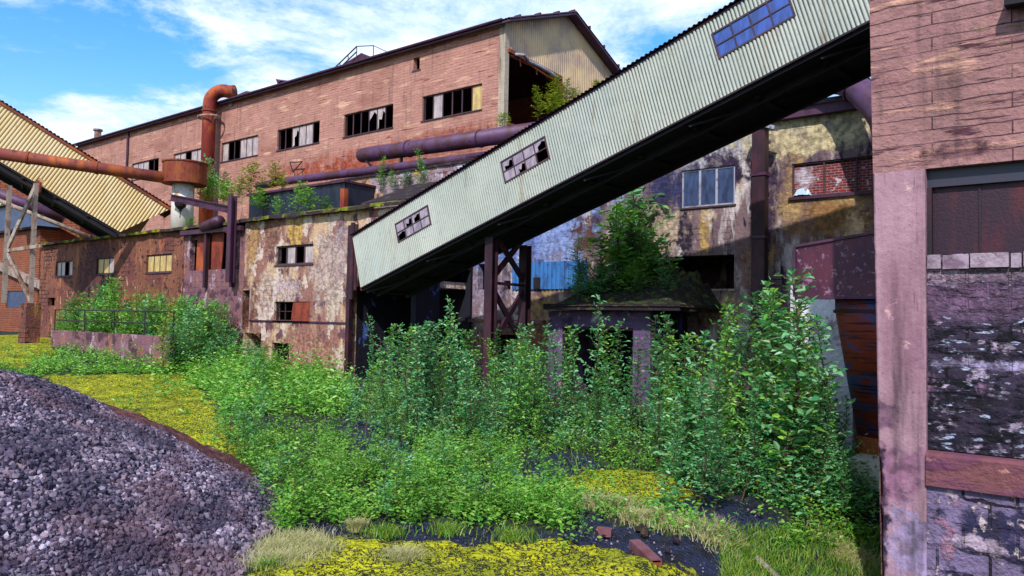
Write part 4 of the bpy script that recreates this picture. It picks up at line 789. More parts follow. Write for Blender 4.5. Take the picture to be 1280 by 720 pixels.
def gmat():
    m = NT('yard_ground'); at = m.n('ShaderNodeAttribute', attribute_name='zone'); sp = m.n('ShaderNodeSeparateColor', {0: at.outputs[0]})
    nz_ = m.n('ShaderNodeTexNoise', {'Vector': m.pos, 'Scale': 3.5, 'Detail': 8., 'Roughness': .65}).outputs[0]; nz_ = m.math('MULTIPLY', m.math('SUBTRACT', nz_, .5), 1.9)
    def zm(o): return m.n('ShaderNodeMapRange', {0: m.math('ADD', o, nz_), 1: .38, 2: .62, 3: 0., 4: 1.}).outputs[0]
    zmo, zmu = zm(sp.outputs[0]), zm(sp.outputs[1])
    soil = m.mix(m.noise(2., .42, .6, seed=1), hexc('1e2130'), hexc('28301a'))
    soil = m.mix(m.noise(9., .5, .62, seed=4), soil, hexc('3c4c20'))
    mud = m.mix(m.noise(3., .45, .6, seed=2), hexc('262c4a'), hexc('1a1a28')); mud = m.mix(m.noise(30., .62, .7, seed=3), mud, hexc('6c7090'))
    w = m.n('ShaderNodeTexNoise', {'Vector': m.pos, 'Scale': 6., 'Detail': 4.})
    vv_ = m.n('ShaderNodeVectorMath', {0: m.pos, 1: w.outputs[1]}, operation='ADD')
    vo = m.n('ShaderNodeTexVoronoi', {'Vector': vv_.outputs[0], 'Scale': 4.2}, feature='DISTANCE_TO_EDGE')
    cr = m.n('ShaderNodeMapRange', {0: vo.outputs[0], 1: .025, 2: .1, 3: 0., 4: 1.}).outputs[0]
    cr = m.math('MAXIMUM', cr, m.math('MULTIPLY', m.noise(1.4, .56, .66, seed=14), .8))
    mo = m.mix(m.noise(1.3, .38, .62, seed=6), hexc('d4d018'), hexc('a0a41a')); mo = m.mix(m.noise(22., .54, .7, seed=8), mo, hexc('6c701a')); mo = m.mix(m.noise(3., .62, .68, seed=9), mo, hexc('4c3c20'))
    mo = m.mix(cr, hexc('1a1614'), mo)
    hgt = m.math('ADD', m.noise(18., .2, .8, seed=3), m.math('MULTIPLY', m.math('MULTIPLY', cr, zmo), 1.3))
    col = m.mix(zmu, soil, mud); col = m.mix(zmo, col, mo)
    rough = m.math('SUBTRACT', .95, m.math('MULTIPLY', zmu, .45))
    return m.bsdf(col, rough, bump=hgt, bs=1., bd=.05)
M['ground'] = gmat()
def grid_xy(x0, x1, y0, y1, st):
    nx, ny = int((x1-x0)/st)+1, int((y1-y0)/st)+1
    X, Y = np.meshgrid(np.linspace(x0, x1, nx), np.linspace(y0, y1, ny), indexing='ij')
    i = np.arange(nx-1)[:, None]*ny+np.arange(ny-1)[None]; i = i.ravel()
    return X.ravel(), Y.ravel(), np.stack([i, i+ny, i+ny+1, i+1], 1)
xs = np.concatenate([[-900, -400, -200, -120], np.arange(-80, -24, .5), np.arange(-24, 2, .09), np.arange(2, 20, 2.), [40, 100, 300, 900]])
ys = np.concatenate([[-900, -300, -100, -30], np.arange(-10, 4, 1.), np.arange(4, 20, .09), np.arange(20, 34, .5), [40, 80, 200, 500, 900]])
X, Y = np.meshgrid(xs, ys, indexing='ij'); ny = len(ys); X = X.ravel(); Y = Y.ravel()
i = (np.arange(len(xs)-1)[:, None]*ny+np.arange(ny-1)[None]).ravel(); Fq = np.stack([i, i+ny, i+ny+1, i+1], 1)
acc = np.zeros((2, len(X)))
for _ in range(10):
    a_, b_ = zones(X+rng.normal(0, .16, len(X)), Y+rng.normal(0, .16, len(X))); acc += np.stack([a_, b_])/10
mo, mu = zones(X, Y); Z = ghgt(X, Y)+np.where(mo, .05, 0)+np.where(mu & ~mo, -.05, 0)
near = (abs(X) < 60) & (abs(Y) < 60); Z = Z+np.where(near, .012*rng.standard_normal(len(X)), 0)
col = np.stack([acc[0], acc[1], 0*X, 0*X+1], 1)
me = npmesh('ground', np.stack([X, Y, Z], 1), Fq, M['ground'], True, {'zone': col})
tag(link('ground', me), kind='structure')
# ------------------------------------------------------------------ gravel heap
def cw(r, f): return np.array([r*r0.x+f*f0.x, r*r0.y+f*f0.y])
hA, hB = cw(-10.0, 9.8), cw(-9.3, 2.5)
def segd(x, y, a, b):
    d = b-a; t = np.clip(((x-a[0])*d[0]+(y-a[1])*d[1])/(d@d), 0, 1); return np.hypot(x-a[0]-t*d[0], y-a[1]-t*d[1])
def heap(x, y):
    d = segd(x, y, hA, hB); h = 3.98-.585*d; h = h+.10*cheap(x, y, 1.3)*np.clip((6.75-d)/2, 0, 1)+.04*cheap(x, y, 4.)
    return h-.62*.4*np.logaddexp(0, (h-2.1)/.4)
X, Y, Fq = grid_xy(*(lambda a: (a[0], a[1], a[2], a[3]))((-19, -1.0, -8, 12)), .12)
Z = np.maximum(heap(X, Y), -.12); keep = heap(X, Y) > -.35; keepf = keep[Fq].all(1); V1 = np.stack([X, Y, Z], 1); F1 = Fq[keepf]
# stones: deformed icosahedra over the visible slope
ph_ = (1+5**.5)/2; ico = np.array([(-1, ph_, 0), (1, ph_, 0), (-1, -ph_, 0), (1, -ph_, 0), (0, -1, ph_), (0, 1, ph_), (0, -1, -ph_), (0, 1, -ph_), (ph_, 0, -1), (ph_, 0, 1), (-ph_, 0, -1), (-ph_, 0, 1)])/1.9
icf = np.array([(0, 11, 5), (0, 5, 1), (0, 1, 7), (0, 7, 10), (0, 10, 11), (1, 5, 9), (5, 11, 4), (11, 10, 2), (10, 7, 6), (7, 1, 8), (3, 9, 4), (3, 4, 2), (3, 2, 6), (3, 6, 8), (3, 8, 9), (4, 9, 5), (2, 4, 11), (6, 2, 10), (8, 6, 7), (9, 8, 1)])
def stones(x, y, z, s):
    n = len(x); V = ico[None]*(1+.35*rng.uniform(-1, 1, (n, 12, 1)))*s[:, None, None]*rng.uniform(.6, 1.15, (n, 1, 3))
    q = rng.standard_normal((n, 4)); q /= np.linalg.norm(q, axis=1)[:, None]; a, b, c, d = q.T
    Rm = np.stack([np.stack([1-2*(c*c+d*d), 2*(b*c-a*d), 2*(b*d+a*c)], 1), np.stack([2*(b*c+a*d), 1-2*(b*b+d*d), 2*(c*d-a*b)], 1), np.stack([2*(b*d-a*c), 2*(c*d+a*b), 1-2*(b*b+c*c)], 1)], 1)
    V = np.einsum('nij,nkj->nki', Rm, V)+np.stack([x, y, z], 1)[:, None]
    return V.reshape(-1, 3), (icf[None]+12*np.arange(n)[:, None, None]).reshape(-1, 3)
N = 340000; sx = rng.uniform(-19, -1.5, N); sy = rng.uniform(-4, 12, N); sz = heap(sx, sy)
a, b, k = to_px(sx, sy, sz); vis = (sz > -.06) & (k > 1.5) & (a > -900) & (a < 420) & (b < 1400) & (((a > -60) & (b < 760)) | (rng.random(N) < .4))
# thin far side of the crest
sx, sy, sz, k = sx[vis], sy[vis], sz[vis], k[vis]; print('stones', len(sx))
s = .02+.03*rng.random(len(sx))**2*1.6+.012*(rng.random(len(sx)) > .93); s *= .72*(1+.25*cheap(sx, sy, .9))
V2, F2_ = stones(sx, sy, sz+s*.25, s)
# fringe of spilt stones at the foot
N = 2500; fx = rng.uniform(-16, -3, N); fy = rng.uniform(0, 12, N); hh = heap(fx, fy); w_ = (hh < 0) & (hh > -.5) & (rng.random(N) < np.exp(hh*6)); fx, fy = fx[w_], fy[w_]
V3, F3 = stones(fx, fy, ghgt(fx, fy)+.01, .015+.03*rng.random(len(fx)))
def tri(Fq): return np.concatenate([Fq[:, [0, 1, 2]], Fq[:, [0, 2, 3]]])
VV = np.concatenate([V1, V2, V3]); FF = np.concatenate([tri(F1), F2_+len(V1), F3+len(V1)+len(V2)])
me = npmesh('gravel_heap', VV, FF, M['gravel']); tag(link('gravel_heap', me), 'large heap of grey-violet crushed stone filling the lower left corner', 'gravel heap', kind='stuff')
# brown soil mound behind the crest
cA = cw(-10.8, 13.6)
def mound(x, y):
    d = segd(x, y, cA, cw(-9.4, 12.2)); h = 2.92-.56*d; return np.minimum(h, 1.12+.03*(h-1.12))+.04*cheap(x, y, 2.5)
X, Y, Fq = grid_xy(-24, -8, -2, 14, .1); Z = mound(X, Y); kf = (Z > -.3)[Fq].all(1)
me = npmesh('soil_mound', np.stack([X, Y, Z+.02*rng.standard_normal(len(X))], 1), Fq[kf], M['soil'], False); tag(link('soil_mound', me), 'low mound of brown ore soil showing behind the gravel heap crest', 'soil mound', kind='stuff')
# ================================================================== 8. PLANTS
def leaf_arrays(pos, dirv, nrm, ln, wd):
    """folded pointed leaves; returns V,F"""
    n = len(pos); d = dirv/np.linalg.norm(dirv, axis=1)[:, None]; s = np.cross(d, nrm); s /= np.linalg.norm(s, axis=1)[:, None]+1e-9; u = np.cross(s, d)
    L_ = ln[:, None]; W_ = wd[:, None]
    p = [pos, pos+d*L_*.35+s*W_*.5+u*W_*.18, pos+d*L_*.72+s*W_*.36+u*W_*.08, pos+d*L_-u*W_*.15, pos+d*L_*.72-s*W_*.36+u*W_*.08, pos+d*L_*.35-s*W_*.5+u*W_*.18]
    V = np.stack(p, 1).reshape(-1, 3); k = np.arange(n)[:, None]*6
    return V, np.concatenate([k+np.array([[0, 1, 2, 3]]), k+np.array([[0, 3, 4, 5]])])
def rnd_dirs(n): v = rng.standard_normal((n, 3)); return v/np.linalg.norm(v, axis=1)[:, None]
def make_sapling(h, nbr, brl, leaf, name, lm, droop=.25, lo=.12, aspect=.45, dens=1.):
    nseg = 8; lean = rng.uniform(-.12, .12, 2)*h; bow = rng.uniform(-.08, .08, 2)*h
    def stem(t): return np.array([lean[0]*t+bow[0]*math.sin(3*t), lean[1]*t+bow[1]*math.sin(2.6*t), h*t])
    mb = MB(); mb.tube([stem(i/nseg) for i in range(nseg+1)], .008*h, 6, r1=.002*h)
    P_, D_, N_, S_ = [], [], [], []
    for i in range(nbr):
        t = lo+(1-lo)*(i+.5*rng.random())/nbr; az = i*2.4+rng.uniform(-.5, .5); ln = brl*(1.05-.75*t)*rng.uniform(.6, 1.15)*(.6 if t < .2 else 1); el = rng.uniform(.35, .95)
        d = np.array([math.cos(az)*math.cos(el), math.sin(az)*math.cos(el), math.sin(el)]); o_ = stem(t)
        pts = [o_+d*ln*q-np.array([0, 0, droop*ln*q*q*.5]) for q in (0, .35, .7, 1.)]
        mb.tube(pts, .0035*h*.8, 4, r1=.001*h)
        m_ = max(3, int(ln/(leaf*.42)*dens))
        for k in range(m_):
            q = .12+.88*k/(m_-1); pp_ = o_+d*ln*q-np.array([0, 0, droop*ln*q*q*.5]); sd = 1 if k % 2 else -1
            side = np.cross(d, [0, 0, 1]); side /= np.linalg.norm(side)+1e-9
            dd_ = d*.55+side*sd*.9*(1 if k < m_-1 else .1)+rng.normal(0, .25, 3)+np.array([0, 0, -.15]); P_.append(pp_); D_.append(dd_); N_.append(np.array([0, 0, 1.])+rng.normal(0, .45, 3)); S_.append(leaf*rng.uniform(.65, 1.2))
    for k in range(int(h/(leaf*.55))):   # leaves on the leading shoot
        t = .35+.65*rng.random(); az = rng.uniform(0, 6.28); P_.append(stem(t)); D_.append(np.array([math.cos(az), math.sin(az), rng.uniform(-.1, .8)])); N_.append(np.array([0, 0, 1.])+rng.normal(0, .4, 3)); S_.append(leaf*rng.uniform(.7, 1.25))
    for k in range(5):
        az = k*1.3; P_.append(stem(1.)); D_.append(np.array([math.cos(az), math.sin(az), 1.2])); N_.append(np.array([math.cos(az+2), math.sin(az+2), .6])); S_.append(leaf*rng.uniform(.6, .9))
    S_ = np.array(S_); V, Fq = leaf_arrays(np.array(P_), np.array(D_), np.array(N_), S_, S_*aspect*rng.uniform(.8, 1.2, len(S_)))
    sm_ = bpy.data.meshes.new(name+'_stem'); sm_.from_pydata(mb.v, [], mb.f); sm_.materials.append(M['bark']); sm_.update()
    return (h, sm_, {k: None for k in ()}, V, Fq, lm)
LEAFCACHE = {}
def variants(tag_, n, mats, **kw):
    out = []
    for i in range(n):
        h, sm_, _, V, Fq, _ = make_sapling(name=tag_, lm=None, **kw)
        out.append((h, sm_, {m_: npmesh(tag_+'_foliage', V, Fq, M[m_]) for m_ in mats}))
    return out
VT = variants('sapling', 5, ('leafB', 'leafG', 'leafD', 'leafY'), h=3.0, nbr=54, brl=.95, leaf=.14, dens=1.1)
VN = variants('slender_sapling', 3, ('leafB', 'leafG', 'leafY', 'leafD'), h=2.6, nbr=40, brl=.55, leaf=.13, dens=1.25)
VS = variants('young_plant', 5, ('leafG', 'leafB', 'leafU'), h=.95, nbr=22, brl=.5, leaf=.085)
VW = variants('shrub', 3, ('leafG', 'leafB', 'leafY', 'leafD'), h=1.8, nbr=44, brl=1.0, leaf=.16, lo=.04, dens=1.2)
def plant(name, var, mat, loc, h, label, cat, group, rz=None, tilt=.06, sc=1.):
    base_h, sm_, fo = var; r_ = bpy.data.objects.new(name, None); C.objects.link(r_); r_.location = loc; k = h/base_h
    kk = k**.75*sc if k > 1 else k**.85*sc
    r_.scale = (kk, kk, k); r_.rotation_euler = (random.uniform(-tilt, tilt), random.uniform(-tilt, tilt), random.uniform(0, 6.28) if rz is None else rz); r_.empty_display_size = .2
    tag(r_, label, cat, group)
    for nm, me_ in (('stem', sm_), ('foliage', fo[mat])):
        o_ = bpy.data.objects.new(nm, me_); C.objects.link(o_); o_.parent = r_
    return r_
def interp(tab, x): 
    xs_, ys_ = zip(*tab); return float(np.interp(x, xs_, ys_))
def thicket(n, x0, x1, yb0, yb1, tops, hmin, vs, mats, name, label, cat, group, full=.4, sc=1., yr=None):
    c = 0; tries = 0
    while c < n and tries < n*20:
        tries += 1
        px = random.uniform(x0, x1); py = random.uniform(yb0, yb1); g = G(px, py)
        if yr: wy = random.uniform(*yr); g = P(px, 400, y=wy); g.z = float(ghgt(g.x, g.y))
        if g.y > 22.5 or (g.x > -3.2 and g.y > 11): continue
        if abs(g.x-xn) < .3 and abs(g.y-yn) < .3: continue
        k = (py-yb0)/(yb1-yb0+1e-6); top = interp(tops, px)
        if random.random() > full or k > .55: top += (py-top)*random.uniform(.12, .55)*(.5+.6*k)
        d = (g-EYE).dot(FW); h = (py-top)*d/FOC
        if h < hmin: h = hmin*random.uniform(.8, 1.3)
        mt = random.choice(mats); plant(name, random.choice(vs), mt, (g.x, g.y, g.z-.03), h, label, cat, group, sc=sc); c += 1
thicket(18, 820, 1050, 570, 650, [(830, 480), (870, 450), (900, 420), (930, 385), (965, 352), (1000, 410), (1030, 480), (1060, 560)], 1.0, VT, ['leafB', 'leafB', 'leafG', 'leafD'], 'sapling', 'broad-leaved green sapling in the dense thicket beside the right-hand building', 'sapling', 'saplings in the right-hand thicket', full=.5, sc=.85)
thicket(32, 820, 1050, 570, 640, [(820, 430), (870, 420), (900, 405), (930, 375), (965, 350), (1000, 400), (1030, 470), (1050, 540)], 1.2, VN, ['leafB', 'leafB', 'leafG'], 'slender_sapling', 'slender whippy sapling mixed into the right-hand thicket', 'sapling', 'slender saplings in the right-hand thicket', full=.7)
thicket(28, 440, 840, 515, 565, [(440, 415), (480, 420), (520, 415), (560, 405), (610, 440), (640, 418), (700, 418), (760, 430), (830, 410)], 1.2, VT+VN, ['leafB', 'leafB', 'leafG'], 'sapling', 'blue-green sapling in the belt of saplings in front of the trestle and porch', 'sapling', 'saplings in the middle belt', sc=.85, full=.4)
thicket(50, 435, 850, 505, 560, [(440, 420), (480, 405), (520, 410), (560, 395), (610, 425), (640, 405), (700, 410), (760, 405), (830, 395)], 1.4, VN, ['leafB', 'leafB', 'leafG', 'leafD'], 'slender_sapling', 'slender whippy sapling in the belt in front of the trestle and porch', 'sapling', 'slender saplings in the middle belt', full=.75)
thicket(46, 66, 235, 432, 440, [(60, 408), (100, 375), (150, 345), (190, 365), (230, 372), (270, 385), (300, 410)], .7, VT+VW, ['leafG', 'leafG', 'leafB'], 'shrub', 'bright green shrub growing against the low rust-brown workshop', 'shrub', 'shrubs along the workshop wall', yr=(18.6, 22.4), full=.6)
thicket(34, 212, 330, 436, 470, [(200, 390), (230, 372), (270, 380), (300, 405), (330, 430)], .7, VT+VW, ['leafG', 'leafB', 'leafB'], 'shrub', 'blue-green shrub in the clump below the annex with red panels', 'shrub', 'shrubs below the annex', full=.6)
thicket(24, 300, 440, 455, 510, [(300, 420), (350, 445), (400, 462), (440, 450)], .6, VT+VW, ['leafG', 'leafB'], 'shrub', 'green shrub at the foot of the flaking plaster building', 'shrub', 'shrubs along the plaster building')
thicket(70, 300, 700, 560, 652, [(290, 545), (400, 540), (480, 545), (560, 560), (640, 585), (700, 615)], .45, VS, ['leafG', 'leafU', 'leafG', 'leafB'], 'young_plant', 'knee-high leafy green plant in the bright patch right of the gravel heap', 'plant', 'young plants in the front patch', full=.3)
thicket(60, 240, 840, 500, 580, [(240, 480), (440, 490), (600, 500), (840, 500)], .6, VS, ['leafG', 'leafB', 'leafU'], 'young_plant', 'waist-high green plant between the front patch and the sapling belt', 'plant', 'young plants in the middle of the yard', full=.3)
for i in range(7):
    px, py = random.uniform(440, 840), random.uniform(520, 560); g = G(px, py)
    if g.y > 22: continue
    mb = MB(); hh = random.uniform(1.2, 2.6); a_ = random.uniform(0, 6.28); ln = random.uniform(.1, .5); q = [g+Vector((math.cos(a_)*ln*t*t, math.sin(a_)*ln*t*t, hh*t)) for t in (0, .3, .6, .85, 1.)]
    mb.tube(q, .008, 5, r1=.002)
    for k in range(6):
        t = .35+.1*k; o_ = g+Vector((math.cos(a_)*ln*t*t, math.sin(a_)*ln*t*t, hh*t)); b_ = random.uniform(0, 6.28); l2 = random.uniform(.15, .4); mb.tube([o_, o_+Vector((math.cos(b_)*l2*.6, math.sin(b_)*l2*.6, l2*.6)), o_+Vector((math.cos(b_)*l2*.9, math.sin(b_)*l2*.9, l2*1.3))], .005, 4, r1=.002)
    tag(mb.build('dead_stalk', M['straw']), 'bare dry stalk with thin twigs standing among the green saplings', 'dead stalk', 'dead stalks among the saplings')
# singled out plants
def solo(px, pyb, pyt, var, mat, label, y=None, loc=None, name='sapling', cat='sapling', sc=1., group=None, rz=None):
    g = loc if loc is not None else (G(px, pyb) if y is None else P(px, pyb, y=y)); d = (Vector(g)-EYE).dot(FW); return plant(name, var, mat, g, (pyb-pyt)*d/FOC, label, cat, group, sc=sc, tilt=.02, rz=rz)
solo(728, 545, 372, VN[0], 'leafB', 'tall slender sapling rising in front of the violet porch doorway', sc=.8)
solo(562, 540, 378, VN[1], 'leafB', 'slender dark sapling standing taller than its neighbours left of the trestle', sc=.7)
solo(205, 470, 382, VN[2], 'leafY', 'thin yellow-green sapling in front of the railing end')
solo(462, 520, 398, VN[1], 'leafB', 'thin sapling below the lower end of the pale green gallery', sc=.6)
solo(492, 520, 408, VN[0], 'leafB', 'thin sapling under the gallery floor beside the dark passage', sc=.6)
solo(1020, 640, 400, VN[2], 'leafB', 'slim dark-leaved sapling in front of the whitewashed wall piece', sc=.9)
solo(972, 620, 345, VT[0], 'leafB', 'tallest broad-leaved sapling, left of the maroon bin')
solo(728, 672, 640, VS[0], 'leafB', 'small pale seedling alone on the dark mud strip', name='seedling', cat='seedling', sc=.5)
solo(553, 600, 540, VS[1], 'leafB', 'pale blue-green plant above the others in the front patch', name='young_plant', cat='plant')
solo(485, 600, 535, VS[2], 'leafB', 'large-leaved pale plant at the top of the front patch', name='young_plant', cat='plant', sc=1.2)
# roof plants
RG = 'plants growing on the roofs'
for (px, pb, pt, y_, var, mat, lb, sc_) in (
    (262, 250, 200, 27.5, VW[0], 'leafB', 'blue-green shrub on the roof at the foot of the vent stack', 1.), (276, 250, 215, 27, VW[1], 'leafD', 'dark shrub right of the vent stack foot on the roof', 1.),
    (315, 246, 205, 28., VW[2], 'leafY', 'yellow-green shrub on the roof below the fourth hall window', 1.3), (300, 248, 222, 27, VW[0], 'leafY', 'low yellowish shrub over the annex roof', 1.4),
    (370, 268, 228, 25.4, VW[1], 'leafG', 'bright green shrub in front of the dark roof shed', 1.), (345, 270, 246, 25, VW[2], 'leafG', 'small green shrub on the mossy roof left of the roof shed shrub', 1.),
    (476, 240, 196, 28.2, VN[1], 'leafG', 'leafy sapling growing under the large duct end', 1.3), (490, 238, 215, 28.2, VW[0], 'leafG', 'small bush under the large duct', .8), (524, 240, 187, 28.2, VN[2], 'leafG', 'tall sapling in front of the large duct, right of the duct end', 1.2), (448, 250, 232, 28., VW[1], 'leafY', 'small yellow-green plant at the left end of the lichen-stained wall', 1.),
    (415, 268, 257, 24.2, VW[1], 'leafY', 'low yellow-green tuft on the mossy roof edge of the plaster building', 1.2), (164, 275, 245, 24., VN[0], 'leafY', 'thin yellowish plant in front of the yellow gallery foot', 1.),
    (255, 262, 222, 25.5, VW[2], 'leafG', 'green shrub on the annex roof in front of the white cylinder foot', 1.5), (285, 262, 225, 25.8, VW[1], 'leafG', 'green shrub behind the tall purple-brown post', 1.5), (325, 262, 236, 26., VW[0], 'leafG', 'broad green shrub at the left end of the dark roof shed', 1.6), (388, 264, 236, 25.6, VW[2], 'leafG', 'green shrub at the middle of the dark roof shed', 1.5), (355, 240, 222, 27.9, VW[1], 'leafY', 'yellowish shrub behind the dark roof shed', 1.5), (405, 264, 246, 25., VW[0], 'leafD', 'dark low shrub at the right half of the roof shed front', 1.3), (505, 236, 215, 28.3, VW[1], 'leafD', 'dark bush between the two saplings under the large duct', 1.2),
    (340, 236, 205, 28.6, VW[0], 'leafY', 'yellow-green shrub against the hall wall above the roof shed', 1.5), (225, 284, 268, 24., VW[1], 'leafY', 'low yellow-green tuft on the workshop roof beside the white cylinder', 1.6), (240, 284, 272, 23.6, VW[2], 'leafG', 'small green tuft on the annex roof edge', 1.6),
    (1075, 98, 76, 27.4, VW[2], 'leafY', 'yellow-green bush on top of the scorched wall beside the curved duct', 1.2)):
    solo(px, pb, pt, var, mat, lb, y=y_, name='roof_plant', cat='shrub', sc=sc_, group=RG)
for (px, pb, pt, x_, var, mat, lb) in ((689, 150, 90, HX1+.3, VT[1], 'leafY', 'broad yellow-green sapling behind the tallest one in the open gable'), (684, 152, 93, HX1+.5, VN[0], 'leafY', 'tallest yellow-green sapling in the open gable of the brick hall'), (672, 152, 108, HX1+.6, VN[1], 'leafY', 'yellow-green sapling left in the open gable of the brick hall'), (706, 145, 99, HX1+.4, VN[2], 'leafY', 'yellow-green sapling at the right jamb of the gable opening'),
    (694, 150, 118, HX1+.8, VW[0], 'leafY', 'bushy yellow-green shrub at the gable sill above the pale green gallery'), (716, 132, 112, HX1+.5, VW[1], 'leafY', 'small yellow-green shrub right of the gable opening'), (743, 112, 100, HX1+.5, VW[2], 'leafY', 'tiny yellowish shrub at the far right of the gable foot'), (629, 160, 142, HX1+.4, VW[2], 'leafY', 'yellowish tuft at the corner post of the brick hall')):
    g = P(px, pb, x=x_); solo(px, pb, pt, var, mat, lb, loc=g, name='roof_plant', cat='shrub', group=RG, sc=1.5)
mb_ = MB().box(HX1-.3, HX1+1.1, YH+.3, YH+11, ozb-.35, ozb-.1).build('gable_ledge', M['slag'], hall)
# porch roof shrubs
for i, (px, pb, pt, y_) in enumerate(((745, 372, 300, 25.2), (770, 368, 285, 25.6), (790, 366, 262, 25.8), (812, 366, 290, 25.6), (832, 368, 330, 25.2), (760, 378, 330, 24.6), (800, 376, 318, 24.8), (725, 378, 345, 24.8), (735, 360, 298, 26.2), (720, 366, 330, 25.6), (828, 362, 312, 25.9), (845, 374, 350, 25.2), (785, 360, 262, 26.2), (802, 352, 240, 26.4), (770, 350, 270, 26.3), (820, 355, 300, 26.2), (750, 365, 325, 25.), (815, 372, 335, 24.8), (778, 374, 330, 24.7), (840, 372, 345, 24.8), (790, 378, 345, 24.2), (742, 380, 350, 24.2))):
    solo(px, pb, pt, (VT+VW)[(i*3) % 8], ['leafD', 'leafB', 'leafG', 'leafB'][i % 4], 'dark green shrub in the dense growth on the mossy porch roof', y=y_, name='shrub', cat='shrub', group='shrubs on the porch roof', sc=1.55)
# ------------------------------------------------------------------ ground cover (one mass)
def cover(n, polys, hrange, leaf, lm, name, label, avoid=True, nl=12, aspect=.5):
    tx_, ty_ = [], []
    for (x0, x1, y0, y1, w_) in polys:
        m_ = int(n*w_); tx_.append(rng.uniform(x0, x1, m_)); ty_.append(rng.uniform(y0, y1, m_))
    tx_, ty_ = np.concatenate(tx_), np.concatenate(ty_)
    v = np.array(FW)[None]+np.array(RT)[None]*((tx_-640)/FOC)[:, None]-np.array(UP)[None]*((ty_-360)/FOC)[:, None]; z = np.zeros(len(tx_))
    for _ in range(14): t = (z-3.)/v[:, 2]; x, y = v[:, 0]*t, v[:, 1]*t; z = .5*z+.5*ghgt(x, y)
    ok = (y < 22.8) & (heap(x, y) < .02) & (mound(x, y) < .05) & ~((x > -3) & (y > 11.5))
    if avoid:
        mo, mu = zones(x, y); r_ = rng.random(len(x)); ok &= ~((mo & (r_ > np.where((to_px(x, y, z)[1] < 640) & (to_px(x, y, z)[0] > 600), .3, np.where(cheap(x, y, 2.2) > .35, .3, .05)))) | (mu & (r_ > .06)))
        ok &= cheap(x, y, 1.1)+.3*cheap(x, y, 4)+.35*rng.random(len(x)) > -.3
    x, y, z = x[ok], y[ok], z[ok]; k = len(x); h = rng.uniform(*hrange, k)*(1+.55*cheap(x, y, .9))*rng.choice([.6, .9, 1.4], k); rad = h*.35
    pos, dr_, nr_, ln_ = [], [], [], []
    for j in range(nl):
        t = (j+1)/nl; az = rng.uniform(0, 6.28, k); rr_ = rad*rng.random(k)*.9
        pos.append(np.stack([x+np.cos(az)*rr_, y+np.sin(az)*rr_, z+h*t*rng.uniform(.75, 1.05, k)], 1)); az2 = az+rng.uniform(-.6, .6, k)
        dr_.append(np.stack([np.cos(az2), np.sin(az2), rng.uniform(-.3, .7, k)], 1)); nr_.append(np.array([0, 0, 1.])+rng.normal(0, .4, (k, 3))); ln_.append(leaf*rng.uniform(.6, 1.25, k))
    pos, dr_, nr_, ln_ = map(np.concatenate, (pos, dr_, nr_, ln_)); V, Fq = leaf_arrays(pos, dr_, nr_, ln_, ln_*aspect)
    me = npmesh(name, V, Fq, M[lm]); tag(link(name, me), label, 'ground cover', kind='stuff'); print(name, len(Fq))
cover(5600, [(230, 860, 480, 600, .3), (280, 720, 550, 665, .5), (700, 1090, 570, 690, .15)], (.14, .5), .08, 'leafU', 'undergrowth', 'leafy green undergrowth covering the middle of the yard')
cover(1800, [(-30, 215, 436, 475, 1.)], (.15, .5), .13, 'leafG', 'low_weeds', 'low bright green weeds in front of the parapet on the left', nl=9)
cover(3600, [(215, 400, 435, 490, .5), (150, 440, 465, 520, .5)], (.3, 1.1), .16, 'leafG', 'tall_weeds', 'tall bright green weeds at the foot of the plaster building')
cover(1800, [(430, 860, 480, 560, .6), (830, 1090, 560, 650, .4)], (.3, .95), .11, 'leafB', 'dark_undergrowth', 'dark blue-green undergrowth below the sapling belt and thicket')
def blades(n, zone, hr, mat, name, label, wid=.006, clump=None):
    if clump: 
        c = rng.integers(0, len(clump), n); cp = np.array([list(G(*q[:2]))+[q[2]] for q in clump]); a = rng.uniform(0, 6.28, n); r_ = np.abs(rng.normal(0, 1, n))*cp[c, 3]*.5; x, y = cp[c, 0]+np.cos(a)*r_, cp[c, 1]+np.sin(a)*r_; z = ghgt(x, y)
    else:
        tx_, ty_ = rng.uniform(zone[0], zone[1], n), rng.uniform(zone[2], zone[3], n)
        v = np.array(FW)[None]+np.array(RT)[None]*((tx_-640)/FOC)[:, None]-np.array(UP)[None]*((ty_-360)/FOC)[:, None]; z = np.zeros(n)
        for _ in range(14): t = (z-3.)/v[:, 2]; x, y = v[:, 0]*t, v[:, 1]*t; z = .5*z+.5*ghgt(x, y)
    ok = ~((x > -2.7) & (y > 11.9)); x, y, z = x[ok], y[ok], z[ok]; n = len(x)
    h = rng.uniform(*hr, n); a = rng.uniform(0, 6.28, n); ln = h*rng.uniform(.2, 1.3, n); dx, dy = np.cos(a)*ln, np.sin(a)*ln; b = rng.uniform(0, 6.28, n); wx, wy = np.cos(b)*wid, np.sin(b)*wid
    V = np.stack([np.stack([x-wx, y-wy, z-.01], 1), np.stack([x+wx, y+wy, z-.01], 1), np.stack([x+wx*.7+dx*.35, y+wy*.7+dy*.35, z+h*.6], 1), np.stack([x-wx*.7+dx*.35, y-wy*.7+dy*.35, z+h*.6], 1), np.stack([x+dx+wx*.2, y+dy+wy*.2, z+h*.95], 1), np.stack([x+dx-wx*.2, y+dy-wy*.2, z+h*.95], 1)], 1).reshape(-1, 3)
    k = np.arange(n)[:, None]*6; me = npmesh(name, V, np.concatenate([k+np.array([[0, 1, 2, 3]]), k+np.array([[3, 2, 4, 5]])]), M[mat]); tag(link(name, me), label, 'grass', kind='stuff')
blades(7000, (900, 1110, 660, 770), (.05, .17), 'grassG', 'green_grass', 'green grass at the foot of the right-hand building')
